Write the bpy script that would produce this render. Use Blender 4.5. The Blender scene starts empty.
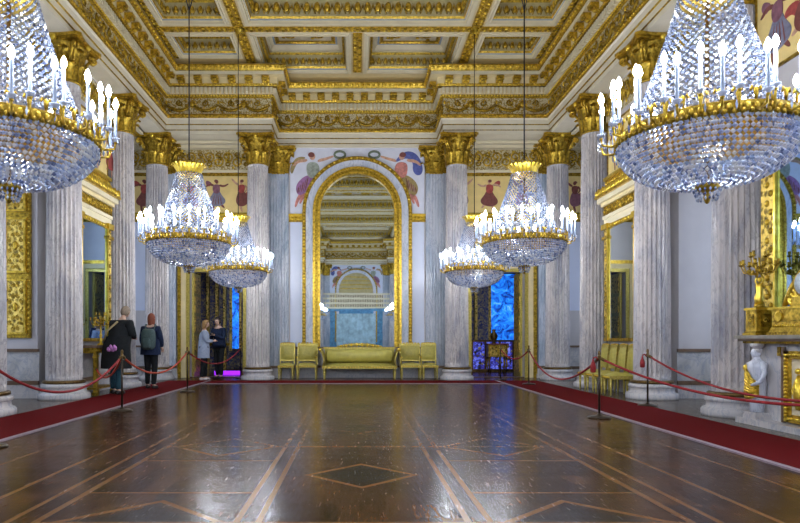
import bpy, bmesh, math, random
from math import sin, cos, pi, radians, sqrt, atan2
from mathutils import Vector, Matrix
random.seed(7)
S = bpy.context.scene
COL = S.collection
# ------------------------------------------------------------------ camera, world, lights, exposure
CX, CZ, F = -0.05, 1.15, 631.0           # eye, focal length in pixels of the 800 px frame
cd = bpy.data.cameras.new('camera'); cam = bpy.data.objects.new('camera', cd); COL.objects.link(cam)
cam.location = (CX, 0, CZ); cam.rotation_euler = (pi/2, 0, 0)
cd.sensor_width = 36; cd.lens = F/800*36; cd.shift_x = 0.0556; cd.shift_y = 0.0969; cd.clip_start = .05
S.camera = cam
w = bpy.data.worlds.new('world'); S.world = w; w.use_nodes = True
w.node_tree.nodes['Background'].inputs[0].default_value = (.55, .68, 1, 1)
w.node_tree.nodes['Background'].inputs[1].default_value = .3
S.view_settings.view_transform = 'Standard'; S.view_settings.look = 'None'
S.view_settings.exposure = -0.12; S.view_settings.gamma = 1
S.cycles.use_denoising = True
S.cycles.max_bounces = 7; S.cycles.diffuse_bounces = 4; S.cycles.glossy_bounces = 4
S.cycles.transmission_bounces = 3; S.cycles.transparent_max_bounces = 6
S.cycles.sample_clamp_indirect = 7.0; S.cycles.caustics_reflective = False; S.cycles.caustics_refractive = False
CH_POWER = 150.0; CH_COL = (.86, .92, 1.0); BULB = 215.0
FILL_POWER = 60.0; FILL_COL = (.62, .75, 1.0)

def area(name, loc, rot, sx, sy, power, col):
    l = bpy.data.lights.new(name, 'AREA'); l.shape = 'RECTANGLE'; l.size = sx; l.size_y = sy
    l.energy = power; l.color = col
    o = bpy.data.objects.new(name, l); COL.objects.link(o); o.location = loc; o.rotation_euler = rot
    return o
# cool fill light from added, unseen side windows (bays beside and behind the camera, and the aisle recesses)
FILL_WINDOWS = []          # (side, x, y)
for sgn in (-1, 1):
    for y in (4.6, -0.2, -5.0):
        FILL_WINDOWS.append((sgn, sgn*5.8, y, 1.5, 3.6))
    for y in (10.85, 16.5):
        FILL_WINDOWS.append((sgn, sgn*8.2, y, 1.2, 3.2))
for (sgn, x, y, ww, hh) in FILL_WINDOWS:
    area('window_fill', (x - sgn*.12, y, 1.1+hh/2), (0, sgn*pi/2, 0), hh, ww, FILL_POWER*(.30 if abs(x) > 6 else 1), FILL_COL)
for sgn in (-1, 1):       # lamps of the room beyond the far doorways
    area('adjoining_room_light', (sgn*4.2, 21.3, 4.6), (0, 0, 0), 1.5, 1.5, 45, (.55, .6, 1))

# ------------------------------------------------------------------ materials
def newmat(name):
    m = bpy.data.materials.new(name); m.use_nodes = True
    return m, m.node_tree, m.node_tree.nodes['Principled BSDF']
class NT:
    def __init__(s, nt): s.nt = nt
    def n(s, t, **k):
        nd = s.nt.nodes.new(t)
        for a, b in k.items(): setattr(nd, a, b)
        return nd
    def inp(s, sock, v):
        if isinstance(v, (int, float)): sock.default_value = v
        elif isinstance(v, tuple): sock.default_value = v if len(v) != 3 or len(sock.default_value) == 3 else v + (1,)
        else: s.nt.links.new(v, sock)
    def m(s, op, a, b=0.0, c=0.0):
        nd = s.n('ShaderNodeMath', operation=op)
        s.inp(nd.inputs[0], a); s.inp(nd.inputs[1], b); s.inp(nd.inputs[2], c)
        return nd.outputs[0]
    def mix(s, f, a, b):
        nd = s.n('ShaderNodeMix', data_type='RGBA')
        s.inp(nd.inputs[0], f); s.inp(nd.inputs[6], a); s.inp(nd.inputs[7], b)
        return nd.outputs[2]
    def pos(s, scale=(1, 1, 1), obj=True):
        tc = s.n('ShaderNodeTexCoord'); mp = s.n('ShaderNodeMapping'); mp.inputs[3].default_value = scale
        s.nt.links.new(tc.outputs['Object'], mp.inputs[0]); return mp.outputs[0]
    def noise(s, vec, scale, detail=4, rough=.55, dist=0.0):
        nd = s.n('ShaderNodeTexNoise'); s.nt.links.new(vec, nd.inputs['Vector'])
        nd.inputs['Scale'].default_value = scale; nd.inputs['Detail'].default_value = detail
        nd.inputs['Roughness'].default_value = rough; nd.inputs['Distortion'].default_value = dist
        return nd.outputs[0]
    def ramp(s, f, stops):
        nd = s.n('ShaderNodeValToRGB'); s.nt.links.new(f, nd.inputs[0]); el = nd.color_ramp.elements
        while len(el) < len(stops): el.new(.5)
        for e, (p, c) in zip(el, stops): e.position = p; e.color = c + (1,)
        return nd.outputs[0]
    def bump(s, h, strength, dist=.01):
        nd = s.n('ShaderNodeBump'); s.nt.links.new(h, nd.inputs['Height'])
        nd.inputs['Strength'].default_value = strength; nd.inputs['Distance'].default_value = dist
        return nd.outputs[0]
def simple(name, col, rough=.5, metal=0.0, var=.12, scale=6, bump=0.0, spec=.5):
    m, nt, b = newmat(name); t = NT(nt)
    no = t.noise(t.pos(), scale)
    lo = tuple(c*(1-var) for c in col); hi = tuple(min(1, c*(1+var)) for c in col)
    nt.links.new(t.ramp(no, [(.3, lo), (.7, hi)]), b.inputs['Base Color'])
    b.inputs['Roughness'].default_value = rough; b.inputs['Metallic'].default_value = metal
    b.inputs['Specular IOR Level'].default_value = spec
    if bump: nt.links.new(t.bump(no, bump), b.inputs['Normal'])
    return m
def gold(name, a, b_, rough=.34, scale=14, bump=.25, metal=.85):
    m, nt, b = newmat(name); t = NT(nt)
    no = t.noise(t.pos(), scale, 5, .6)
    nt.links.new(t.ramp(no, [(.32, a), (.68, b_)]), b.inputs['Base Color'])
    b.inputs['Roughness'].default_value = rough; b.inputs['Metallic'].default_value = metal
    if bump: nt.links.new(t.bump(no, bump, .01), b.inputs['Normal'])
    return m
def emis(name, col, strength):
    m, nt, b = newmat(name)
    b.inputs['Base Color'].default_value = col + (1,); b.inputs['Emission Color'].default_value = col + (1,)
    b.inputs['Emission Strength'].default_value = strength
    return m
def marble(name, c0, c1, c2, vein=(.25, .3, .42), stretch=(1.6, 1.6, .5), rough=.25):
    m, nt, b = newmat(name); t = NT(nt)
    oi = t.n('ShaderNodeObjectInfo')
    p = t.pos(stretch)
    add = t.n('ShaderNodeVectorMath', operation='ADD'); nt.links.new(p, add.inputs[0])
    sc = t.n('ShaderNodeVectorMath', operation='SCALE'); sc.inputs[0].default_value = (37, 19, 53)
    nt.links.new(oi.outputs['Random'], sc.inputs['Scale']); nt.links.new(sc.outputs[0], add.inputs[1])
    p = add.outputs[0]
    a = t.noise(p, 1.3, 6, .62, 1.2); v = t.noise(p, 2.4, 7, .6, 2.4)
    base = t.ramp(a, [(.30, c0), (.5, c1), (.72, c2)])
    vm = t.m('SUBTRACT', 1, t.m('SMOOTH_MIN', 1, t.m('MULTIPLY', t.m('ABSOLUTE', t.m('SUBTRACT', v, .5)), 26), .2))
    vm = t.m('MULTIPLY', t.m('MAXIMUM', vm, 0), .5)
    nt.links.new(t.mix(vm, base, vein), b.inputs['Base Color'])
    b.inputs['Roughness'].default_value = rough
    return m
M = {}
M['marble'] = marble('column marble', (.31, .32, .38), (.56, .53, .53), (.74, .69, .65), vein=(.22, .20, .22))
M['marble_base'] = marble('base marble', (.46, .46, .48), (.58, .56, .56), (.66, .63, .62))
M['marble_blue'] = marble('pilaster marble', (.30, .38, .48), (.52, .57, .65), (.70, .71, .76))
M['marble_dado'] = marble('dado marble', (.42, .42, .42), (.58, .58, .58), (.66, .65, .68), stretch=(1, 1, 1))
M['marble_white'] = marble('arch marble', (.54, .62, .76), (.68, .72, .82), (.76, .77, .84))
M['wall'] = simple('plaster lilac', (.56, .54, .55), .45, var=.05, scale=2)
M['wall_pale'] = simple('polished pale wall', (.68, .74, .90), .3, var=.04, scale=1.5)
M['spandrel'] = simple('spandrel ground', (.74, .76, .86), .5, var=.06, scale=5)
M['cream'] = simple('cream plaster', (.84, .70, .38), .5, var=.07, scale=4)
M['white'] = simple('white plaster moulding', (.86, .77, .53), .45, var=.05, scale=4)
M['white_ent'] = simple('entablature white', (.80, .73, .56), .4, var=.06, scale=3)
M['paleblue'] = simple('pale blue paint and shade line', (.34, .42, .54), .5)
M['coffer_bg'] = simple('coffer ground', (.50, .42, .20), .55, var=.15, scale=8)
M['coffer_panel'] = simple('coffer panel', (.62, .54, .38), .5, var=.25, scale=3)
M['gold'] = gold('gilding', (.30, .18, .014), (.95, .66, .09))
M['gold_deep'] = gold('aged gilding and shade lines', (.13, .08, .008), (.66, .44, .05), .42, 18, .5)
M['gold_bright'] = gold('bright gilding', (.66, .43, .03), (1.0, .76, .12), .3, 10, .2)
M['gold_olive'] = gold('gilded wood', (.42, .33, .06), (.72, .60, .16), .42, 20, .2, .55)
M['ochre'] = simple('ochre painted ground', (.86, .66, .26), .6, var=.10, scale=3)
M['bronze'] = gold('dark bronze', (.10, .06, .02), (.22, .14, .05), .35, 20, .1, .8)
M['brown_rail'] = simple('brown marble band', (.17, .11, .07), .3, var=.2)
M['black'] = simple('black iron', (.015, .015, .02), .4, .3)
M['carpet'] = simple('red carpet', (.115, .002, .003), .95, var=.18, scale=60, bump=.3, spec=.1)
M['carpet_edge'] = simple('carpet edging', (.34, .27, .31), .5, var=.1, scale=20)
M['rope'] = simple('red velvet rope', (.30, .012, .016), .7, var=.2, scale=40)
M['rope_orange'] = simple('orange red cord', (.55, .06, .02), .6, var=.2, scale=40)
M['mantel'] = simple('dark marble shelf', (.30, .28, .24), .25, var=.2)
M['steel'] = simple('dark brass post', (.07, .055, .04), .3, .8)
M['uphol'] = simple('chartreuse silk', (.46, .40, .08), .45, var=.16, scale=16)
M['uphol_roll'] = simple('chartreuse silk roll', (.64, .58, .14), .4, var=.10, scale=8)
M['candle'] = simple('white candle sleeve', (.30, .37, .50), .35, var=.02)
M['bulb'] = emis('lit bulb', (.90, .93, 1.0), BULB)
M['window'] = emis('added fill window pane', (.62, .75, 1.0), 3.0)
M['skin'] = simple('skin', (.62, .40, .30), .5, var=.05)
M['hair_red'] = simple('auburn hair', (.20, .045, .015), .6, var=.3, scale=40)
M['hair_fair'] = simple('grey fair hair', (.26, .20, .14), .6, var=.2, scale=40)
M['hair_brown'] = simple('brown hair', (.22, .12, .035), .6, var=.3, scale=40)
M['hair_dark'] = simple('dark hair', (.03, .02, .015), .6, var=.3, scale=40)
M['cloth_black'] = simple('black cloth', (.012, .014, .016), .85, var=.2, scale=30, spec=.2)
M['cloth_navy'] = simple('navy cloth', (.015, .025, .06), .85, var=.2, scale=30, spec=.2)
M['cloth_blue'] = simple('pale blue grey coat', (.32, .38, .50), .8, var=.12, scale=20)
M['cloth_teal'] = simple('dark teal cloth', (.01, .06, .09), .8, var=.2, scale=30)
M['cloth_green'] = simple('grey green canvas', (.06, .10, .10), .8, var=.25, scale=20)
M['cloth_pink'] = simple('violet pink scarf', (.50, .20, .50), .8, var=.5, scale=30)
M['shoe'] = simple('pale shoe', (.55, .50, .50), .5)
M['shoe_dark'] = simple('dark shoe', (.02, .018, .018), .5)
M['strap'] = simple('tan strap', (.36, .28, .14), .6)
M['enamel'] = simple('white blue enamel', (.62, .74, .84), .25, var=.15, scale=30)
M['dark_opening'] = simple('soot dark stone', (.05, .04, .04), .6, var=.3)
M['blue_silk'] = simple('blue silk hanging', (.10, .30, .50), .6, var=.35, scale=5)
M['drape'] = simple('pale blue drape', (.40, .58, .66), .6, var=.3, scale=3)
m, nt, b = newmat('bright blue backlit glass'); t = NT(nt); M['glow_blue'] = m
cc = t.ramp(t.noise(t.pos(), 3.0, 6, .65, 1.5), [(.36, (.004, .015, .12)), (.46, (.006, .09, .50)), (.58, (.02, .26, .95)), (.72, (.25, .45, .90))])
nt.links.new(cc, b.inputs['Base Color']); nt.links.new(cc, b.inputs['Emission Color']); b.inputs['Emission Strength'].default_value = 1.5
m, nt, b = newmat('violet blue reflection glow'); t = NT(nt); M['glow_blue2'] = m
cc = t.ramp(t.noise(t.pos(), 9.0, 5, .7, 1.0), [(.36, (.004, .004, .03)), (.48, (.04, .03, .30)), (.58, (.10, .16, .75)), (.68, (.45, .40, .95))])
nt.links.new(cc, b.inputs['Base Color']); nt.links.new(cc, b.inputs['Emission Color']); b.inputs['Emission Strength'].default_value = .9
M['glow_purple'] = emis('purple light strip', (.35, .02, .95), 1.6)
M['black_glass'] = simple('black camera', (.02, .02, .02), .2)
for k, c in dict(fig_violet=(.34, .16, .34), fig_red=(.40, .07, .06), fig_skin=(.62, .36, .24), fig_blue=(.10, .13, .40), fig_olive=(.36, .27, .10),
                 fig_rose=(.62, .24, .20), fig_brown=(.20, .06, .05), fig_green=(.16, .20, .14), fig_grey=(.34, .38, .32), fig_plum=(.24, .10, .14), fig_slate=(.20, .20, .28)).items():
    M[k] = simple('paint ' + k[4:], c, .6, var=.3, scale=12)
# crystal; bowl copy coloured brighter, tent copy dimmer, as if lit so
for nm_, k_ in (('crystal', 1.0), ('crystal_lit', 1.55), ('crystal_dim', .62)):
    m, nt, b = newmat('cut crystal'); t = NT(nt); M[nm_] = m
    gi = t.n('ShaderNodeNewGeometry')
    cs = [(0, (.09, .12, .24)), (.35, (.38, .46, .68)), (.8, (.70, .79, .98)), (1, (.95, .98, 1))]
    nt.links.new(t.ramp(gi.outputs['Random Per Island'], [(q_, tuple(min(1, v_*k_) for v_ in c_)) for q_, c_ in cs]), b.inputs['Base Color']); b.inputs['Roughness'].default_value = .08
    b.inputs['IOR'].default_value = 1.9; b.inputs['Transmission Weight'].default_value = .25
m, nt, b = newmat('gilded arabesque frieze ground'); t = NT(nt); M['arabesque'] = m
vo = t.n('ShaderNodeTexVoronoi', feature='DISTANCE_TO_EDGE'); nt.links.new(t.pos(), vo.inputs[0]); vo.inputs['Scale'].default_value = 13
no = t.noise(t.pos(), 11, 3, .5, 2.0); h = t.m('ADD', t.m('MULTIPLY', vo.outputs[0], .8), no)
nt.links.new(t.ramp(h, [(.44, (.50, .34, .05)), (.52, (.30, .20, .04)), (.57, (.74, .66, .42))]), b.inputs['Base Color'])
nt.links.new(t.bump(h, .6, .015), b.inputs['Normal']); b.inputs['Roughness'].default_value = .45; b.inputs['Metallic'].default_value = .25
# mirror
def mirror(name, col, rough=.015):
    m, nt, b = newmat(name); b.inputs['Base Color'].default_value = col + (1,)
    b.inputs['Metallic'].default_value = 1; b.inputs['Roughness'].default_value = rough
    t = NT(nt); nt.links.new(t.bump(t.noise(t.pos(), 1.2, 2), .02, .02), b.inputs['Normal'])
    return m
M['mirror'] = mirror('old mirror glass', (.66, .74, .80))
M['mirror_blue'] = mirror('mirror glass tinted for blue reflections', (.36, .56, .86))  # blue reflections put into the tint of the glass
# gilded lattice relief (door leaves, carved panels)
m, nt, b = newmat('carved gilt relief'); t = NT(nt); M['gilt_relief'] = m
p = t.pos(); vo = t.n('ShaderNodeTexVoronoi'); nt.links.new(p, vo.inputs[0]); vo.inputs['Scale'].default_value = 11
no = t.noise(p, 16, 5, .6, 1.5); h = t.m('ADD', vo.outputs[0], no)
nt.links.new(t.ramp(h, [(.5, (.07, .05, .02)), (.85, (.35, .24, .04)), (1.1, (.85, .62, .14))]), b.inputs['Base Color'])
b.inputs['Metallic'].default_value = .7; b.inputs['Roughness'].default_value = .4
nt.links.new(t.bump(h, .8, .02), b.inputs['Normal'])
# dark tapestry of the adjoining room
m, nt, b = newmat('gold and blue brocade'); t = NT(nt); M['brocade'] = m
h = t.noise(t.pos((1, 1, 1)), 5, 6, .65, 2.2)
nt.links.new(t.ramp(h, [(.36, (.02, .04, .16)), (.47, (.12, .12, .20)), (.55, (.32, .26, .12)), (.66, (.60, .52, .32))]), b.inputs['Base Color'])
b.inputs['Roughness'].default_value = .5
# parquet
m, nt, b = newmat('polished parquet'); t = NT(nt); M['parquet'] = m
geo = t.n('ShaderNodeNewGeometry'); sep = t.n('ShaderNodeSeparateXYZ'); nt.links.new(geo.outputs['Position'], sep.inputs[0])
x, y = sep.outputs[0], sep.outputs[1]
ax = t.m('ABSOLUTE', x); PER = 2.81
def wrapc(v, c, per):
    return t.m('SUBTRACT', t.m('FLOORED_MODULO', t.m('ADD', t.m('SUBTRACT', v, c), per/2), per), per/2)
def line(v, c, wd): return t.m('COMPARE', v, c, wd)
py = wrapc(y, 5.34, PER); apy = t.m('ABSOLUTE', py)
d0 = t.m('ADD', ax, apy)
py2 = t.m('ABSOLUTE', wrapc(y, 5.34-PER/2, PER)); d1 = t.m('ADD', t.m('ABSOLUTE', t.m('SUBTRACT', ax, 1.42)), py2)
lines = line(d0, .455, .032)
for s_ in (line(d1, .54, .035), line(ax, .66, .022), line(ax, .80, .022), line(ax, 2.06, .025), line(ax, 2.24, .02), line(ax, 2.62, .02), line(ax, 3.3, .015),
           t.m('MULTIPLY', line(apy, 1.39, .018), t.m('LESS_THAN', ax, 2.06)), t.m('MULTIPLY', line(apy, .62, .014), t.m('MULTIPLY', t.m('LESS_THAN', ax, 2.06), t.m('GREATER_THAN', ax, .8)))):
    lines = t.m('MAXIMUM', lines, s_)
cell = t.n('ShaderNodeCombineXYZ')
inner = t.m('LESS_THAN', ax, 2.06)
nt.links.new(t.m('FLOOR', t.m('ADD', t.m('MULTIPLY', x, 3), t.m('MULTIPLY', inner, t.m('MULTIPLY', x, 3)))), cell.inputs[0]); nt.links.new(t.m('FLOOR', t.m('MULTIPLY', y, 3.2)), cell.inputs[1])
wn = t.n('ShaderNodeTexWhiteNoise'); nt.links.new(cell.outputs[0], wn.inputs[0])
gv = t.n('ShaderNodeCombineXYZ'); nt.links.new(t.m('MULTIPLY', x, 14), gv.inputs[0]); nt.links.new(t.m('MULTIPLY', y, 1.5), gv.inputs[1])
grain = t.noise(gv.outputs[0], 3, 5)
f = t.m('ADD', t.m('MULTIPLY', wn.outputs[0], .40), t.m('MULTIPLY', grain, .6))
base = t.ramp(f, [(.22, (.020, .007, .002)), (.5, (.055, .021, .006)), (.8, (.125, .050, .014))])
base = t.mix(t.m('LESS_THAN', d0, .36), base, (.018, .012, .010))
base = t.mix(t.m('LESS_THAN', d1, .42), base, (.020, .013, .012))
base = t.mix(t.m('MULTIPLY', lines, .8), base, (.23, .105, .038))
base = t.mix(t.m('GREATER_THAN', ax, 4.98), base, (.13, .11, .09))
nt.links.new(base, b.inputs['Base Color'])
rv = t.ramp(grain, [(.3, (.15, .15, .15)), (.7, (.29, .29, .29))]); nt.links.new(rv, b.inputs['Roughness'])
b.inputs['Specular IOR Level'].default_value = .5; b.inputs['IOR'].default_value = 1.17
wv = t.n('ShaderNodeCombineXYZ'); nt.links.new(t.m('MULTIPLY', x, .5), wv.inputs[0]); nt.links.new(t.m('MULTIPLY', y, 2.2), wv.inputs[1])
wave = t.noise(wv.outputs[0], 1.4, 1)
fv = t.n('ShaderNodeCombineXYZ'); nt.links.new(t.m('MULTIPLY', x, 1.2), fv.inputs[0]); nt.links.new(t.m('MULTIPLY', y, 7), fv.inputs[1])
fine = t.noise(fv.outputs[0], 1.6, 1)
hgt = t.m('ADD', t.m('MULTIPLY', wave, 1.0), t.m('MULTIPLY', fine, .07))
nt.links.new(t.bump(hgt, .30, .014), b.inputs['Normal'])


# ------------------------------------------------------------------ mesh builder
class MB:
    def __init__(s): s.v = []; s.f = []; s.mi = []; s.sm = []; s.mats = []
    def mat(s, m):
        if m not in s.mats: s.mats.append(m)
        return s.mats.index(m)
    def add(s, v, f, m, smooth=False, X=None):
        o = len(s.v); k = s.mat(m)
        if X is not None: v = [X @ Vector(p) for p in v]
        s.v += [tuple(p) for p in v]
        for q in f: s.f.append(tuple(i+o for i in q)); s.mi.append(k); s.sm.append(smooth)
    def merge(s, o, X=None):
        b = len(s.v)
        s.v += [tuple(X @ Vector(p)) for p in o.v] if X is not None else o.v
        km = [s.mat(m) for m in o.mats]
        for q, k, sm in zip(o.f, o.mi, o.sm): s.f.append(tuple(i+b for i in q)); s.mi.append(km[k]); s.sm.append(sm)
    def box(s, a, b, m, X=None):
        x0, y0, z0 = a; x1, y1, z1 = b
        if x0 > x1: x0, x1 = x1, x0
        if y0 > y1: y0, y1 = y1, y0
        if z0 > z1: z0, z1 = z1, z0
        v = [(x0,y0,z0),(x1,y0,z0),(x1,y1,z0),(x0,y1,z0),(x0,y0,z1),(x1,y0,z1),(x1,y1,z1),(x0,y1,z1)]
        s.add(v, [(0,3,2,1),(4,5,6,7),(0,1,5,4),(1,2,6,5),(2,3,7,6),(3,0,4,7)], m, False, X)
    def lathe(s, pr, n, m, c=(0,0,0), smooth=True, X=None, rf=None):
        v = []; f = []
        for r, z in pr:
            for i in range(n):
                a = 2*pi*i/n; rr = r*(rf(a, z) if rf else 1)
                v.append((c[0]+rr*cos(a), c[1]+rr*sin(a), c[2]+z))
        for j in range(len(pr)-1):
            for i in range(n):
                k = (i+1) % n; f.append((j*n+i, j*n+k, (j+1)*n+k, (j+1)*n+i))
        if pr[0][0] > 1e-4: f.append(tuple(range(n-1, -1, -1)))
        if pr[-1][0] > 1e-4: f.append(tuple((len(pr)-1)*n+i for i in range(n)))
        s.add(v, f, m, smooth, X)
    def tube(s, pts, r, n, m, X=None, cap=True):
        pts = [Vector(p) for p in pts]; N = len(pts); rs = r if isinstance(r, (list, tuple)) else [r]*N
        v = []; f = []; up = None
        for i, p in enumerate(pts):
            d = (pts[min(i+1, N-1)] - pts[max(i-1, 0)]).normalized()
            if up is None:
                up = Vector((0,0,1)) if abs(d.z) < .9 else Vector((1,0,0))
            a = d.cross(up)
            if a.length < 1e-5: a = d.cross(Vector((0,1,0)))
            a.normalize(); b = a.cross(d).normalized(); up = b
            for k in range(n):
                t_ = 2*pi*k/n; v.append(p + (a*cos(t_) + b*sin(t_))*rs[i])
        for i in range(N-1):
            for k in range(n):
                l = (k+1) % n; f.append((i*n+k, i*n+l, (i+1)*n+l, (i+1)*n+k))
        if cap: f.append(tuple(range(n-1, -1, -1))); f.append(tuple((N-1)*n+k for k in range(n)))
        s.add(v, f, m, True, X)
    def ball(s, c, r, m, n=8, k=5, X=None, smooth=True):
        if isinstance(r, (int, float)): r = (r, r, r)
        v = [(c[0], c[1], c[2]-r[2])]; f = []
        for j in range(1, k):
            ph = -pi/2 + pi*j/k
            for i in range(n):
                a = 2*pi*i/n; v.append((c[0]+r[0]*cos(ph)*cos(a), c[1]+r[1]*cos(ph)*sin(a), c[2]+r[2]*sin(ph)))
        v.append((c[0], c[1], c[2]+r[2])); T = len(v)-1
        for i in range(n):
            q = (i+1) % n; f.append((0, 1+q, 1+i)); f.append((T, 1+(k-2)*n+i, 1+(k-2)*n+q))
            for j in range(k-2): f.append((1+j*n+i, 1+j*n+q, 1+(j+1)*n+q, 1+(j+1)*n+i))
        s.add(v, f, m, smooth, X)
    def octa(s, c, rx, rz, m, ry=None):
        ry = ry or rx; x, y, z = c
        s.add([(x+rx,y,z),(x,y+ry,z),(x-rx,y,z),(x,y-ry,z),(x,y,z+rz),(x,y,z-rz)],
              [(0,1,4),(1,2,4),(2,3,4),(3,0,4),(1,0,5),(2,1,5),(3,2,5),(0,3,5)], m)
    def prism(s, poly, d0, d1, m, X=None, smooth=False):     # poly in x,z extruded along y d0..d1
        n = len(poly); v = [(p[0], d0, p[1]) for p in poly] + [(p[0], d1, p[1]) for p in poly]
        f = [tuple(range(n)), tuple(range(2*n-1, n-1, -1))]
        for i in range(n): j = (i+1) % n; f.append((i, n+i, n+j, j))
        s.add(v, f, m, smooth, X)
    def build(s, name, parent=None, loc=None, rz=0.0):
        me = bpy.data.meshes.new(name); me.from_pydata(s.v, [], s.f)
        for mm in s.mats: me.materials.append(M[mm])
        me.polygons.foreach_set('material_index', s.mi); me.polygons.foreach_set('use_smooth', s.sm)
        me.update()
        o = bpy.data.objects.new(name, me); COL.objects.link(o)
        if parent: o.parent = parent
        if loc: o.location = loc
        o.rotation_euler.z = rz
        return o
def empty(name, loc=(0,0,0), rz=0.0):
    o = bpy.data.objects.new(name, None); COL.objects.link(o); o.location = loc; o.rotation_euler.z = rz
    o.empty_display_size = .1
    return o
def tag(o, label, cat, group=None, kind=None):
    o['label'] = label; o['category'] = cat
    if group: o['group'] = group
    if kind: o['kind'] = kind
    return o
def struct(o, label=None):
    o['kind'] = 'structure'
    if label: o['label'] = label
    return o
def copy_tree(o, parent=None):
    c = o.copy(); COL.objects.link(c)
    if parent: c.parent = parent
    for ch in list(o.children): copy_tree(ch, c)
    return c
def T(x=0, y=0, z=0, rz=0, sx=1, sy=1, sz=1):
    return Matrix.Translation((x, y, z)) @ Matrix.Rotation(rz, 4, 'Z') @ Matrix.Diagonal((sx, sy, sz, 1))
def spiral(cx, cz, r0, turns, n, a0, y=0.0, sgn=1, r1=.15):
    return [(cx + r0*(1-(1-r1)*i/n)*cos(a0+sgn*2*pi*turns*i/n), y, cz + r0*(1-(1-r1)*i/n)*sin(a0+sgn*2*pi*turns*i/n)) for i in range(n+1)]

# ------------------------------------------------------------------ floor and walls
FARY, NEARY, ZC, ZA = 18.85, -11.1, 8.78, 6.86
mb = MB(); mb.box((-8.45, NEARY-.3, -.2), (8.45, 25.3, 0), 'parquet'); struct(mb.build('floor'), 'dark polished parquet floor with pale inlaid lines')

mb = MB()   # far wall with two doorways
DX0, DX1, DH = 3.4, 5.0, 3.15
for sg in (-1, 1):
    mb.box((sg*DX1, FARY, 0), (sg*8.2, FARY+.25, 7.4), 'wall')
    mb.box((sg*DX0, FARY, DH), (sg*DX1, FARY+.25, 7.4), 'wall')
    mb.box((sg*2.0, FARY, 0), (sg*DX0, FARY+.25, 7.4), 'wall')
mb.box((-2.0, FARY, 0), (2.0, FARY+.25, 4.7), 'wall_pale')
mb.box((-2.0, FARY, 4.7), (2.0, FARY+.25, 7.4), 'spandrel')
struct(mb.build('wall_far'))
mb = MB()
mb.box((-8.2, NEARY-.25, 0), (8.2, NEARY, 7.4), 'wall_pale'); struct(mb.build('wall_near'))
for sg, nm in ((-1, 'wall_left'), (1, 'wall_right')):
    for x0, y0, x1, y1, dz in ((6.24, 12.28, 8.2, 15.1, 0), (5.8, 12.745, 6.24, 14.60, 0), (6.24, 6.7, 8.2, 9.45, 0), (5.8, 6.7, 6.24, 8.955, 0), (8.2, 6.7, 8.45, FARY+.25, .3), (5.8, NEARY, 6.05, 6.7, 0)):
        mb = MB(); mb.box((sg*x0, y0, 0), (sg*x1, y1, ZA+dz), 'wall'); struct(mb.build(nm))
for i, (sg, x_, y_, ww, hh) in enumerate(FILL_WINDOWS):  # added unseen windows that carry the cool fill light
    r = struct(empty('window_%d' % (i+1), (x_ - sg*.02, y_, 1.1)))  # added unseen fill window
    mb = MB(); mb.box((-sg*.02, -ww/2, 0), (0, ww/2, hh), 'window'); mb.build('pane', r)
    mb = MB()
    for a, b_ in (((-ww/2-.12), -ww/2), (ww/2, ww/2+.12)): mb.box((-sg*.08, a, -.12), (0, b_, hh+.12), 'white')
    mb.box((-sg*.08, -ww/2, -.12), (0, ww/2, 0), 'white'); mb.box((-sg*.08, -ww/2, hh), (0, ww/2, hh+.12), 'white')
    mb.box((-sg*.05, -.02, 0), (0, .02, hh), 'white')
    for q in range(1, 4): mb.box((-sg*.05, -ww/2, hh*q/4-.015), (0, ww/2, hh*q/4+.015), 'white')
    mb.build('window_frame', r)

# adjoining room behind the far wall
mb = MB()
mb.box((-8.2, 24.6, 0), (8.2, 24.8, 5.2), 'brocade')
mb.box((-8.4, 19.1, 0), (-8.2, 24.8, 5.2), 'brocade'); mb.box((8.2, 19.1, 0), (8.4, 24.8, 5.2), 'brocade')
mb.box((-8.2, 19.1, 5.2), (8.2, 24.8, 5.4), 'cream')
mb.box((-.1, 19.1, 0), (.1, 24.6, 5.2), 'brocade')
struct(mb.build('wall_adjoining'))

# dado, base bands
def band(mb, segs, prof):
    for (x0, y0, x1, y1, nx, ny) in segs:
        for (z0, z1, d, m_) in prof:
            mb.box((min(x0, x1) + (min(nx, 0)*d), min(y0, y1) + min(ny, 0)*d, z0), (max(x0, x1) + max(nx, 0)*d, max(y0, y1) + max(ny, 0)*d, z1), m_)
dado = [(0, .10, .07, 'marble_base'), (.10, .26, .05, 'marble_base'), (.26, .34, .065, 'brown_rail'), (.34, .90, .02, 'marble_dado'), (.90, .96, .06, 'brown_rail')]
mb = MB()
segs = []
for sg in (-1, 1):
    segs += [(sg*5.2, FARY, sg*8.2, FARY, 0, -1), (sg*2.0, FARY, sg*3.25, FARY, 0, -1),
             (sg*6.2, 12.28, sg*8.2, 12.28, 0, -1), (sg*5.8, 12.745, sg*5.8, 14.60, -sg, 0), (sg*6.2, 15.1, sg*8.2, 15.1, 0, 1),
             (sg*8.2, 9.45, sg*8.2, 12.28, -sg, 0), (sg*8.2, 15.1, sg*8.2, FARY, -sg, 0), (sg*6.2, 9.45, sg*8.2, 9.45, 0, 1)]
segs += [(-5.8, 6.7, -5.8, 8.98, 1, 0)]
band(mb, segs, dado); struct(mb.build('baseboard_side'))
mb = MB(); band(mb, [(-2.0, FARY, 2.0, FARY, 0, -1)], [(0, .12, .07, 'marble_base'), (.12, .3, .05, 'marble_dado'), (.3, .36, .06, 'brown_rail'), (.36, .86, .02, 'marble_dado'), (.86, .92, .05, 'brown_rail')])
struct(mb.build('baseboard_far'))

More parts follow.
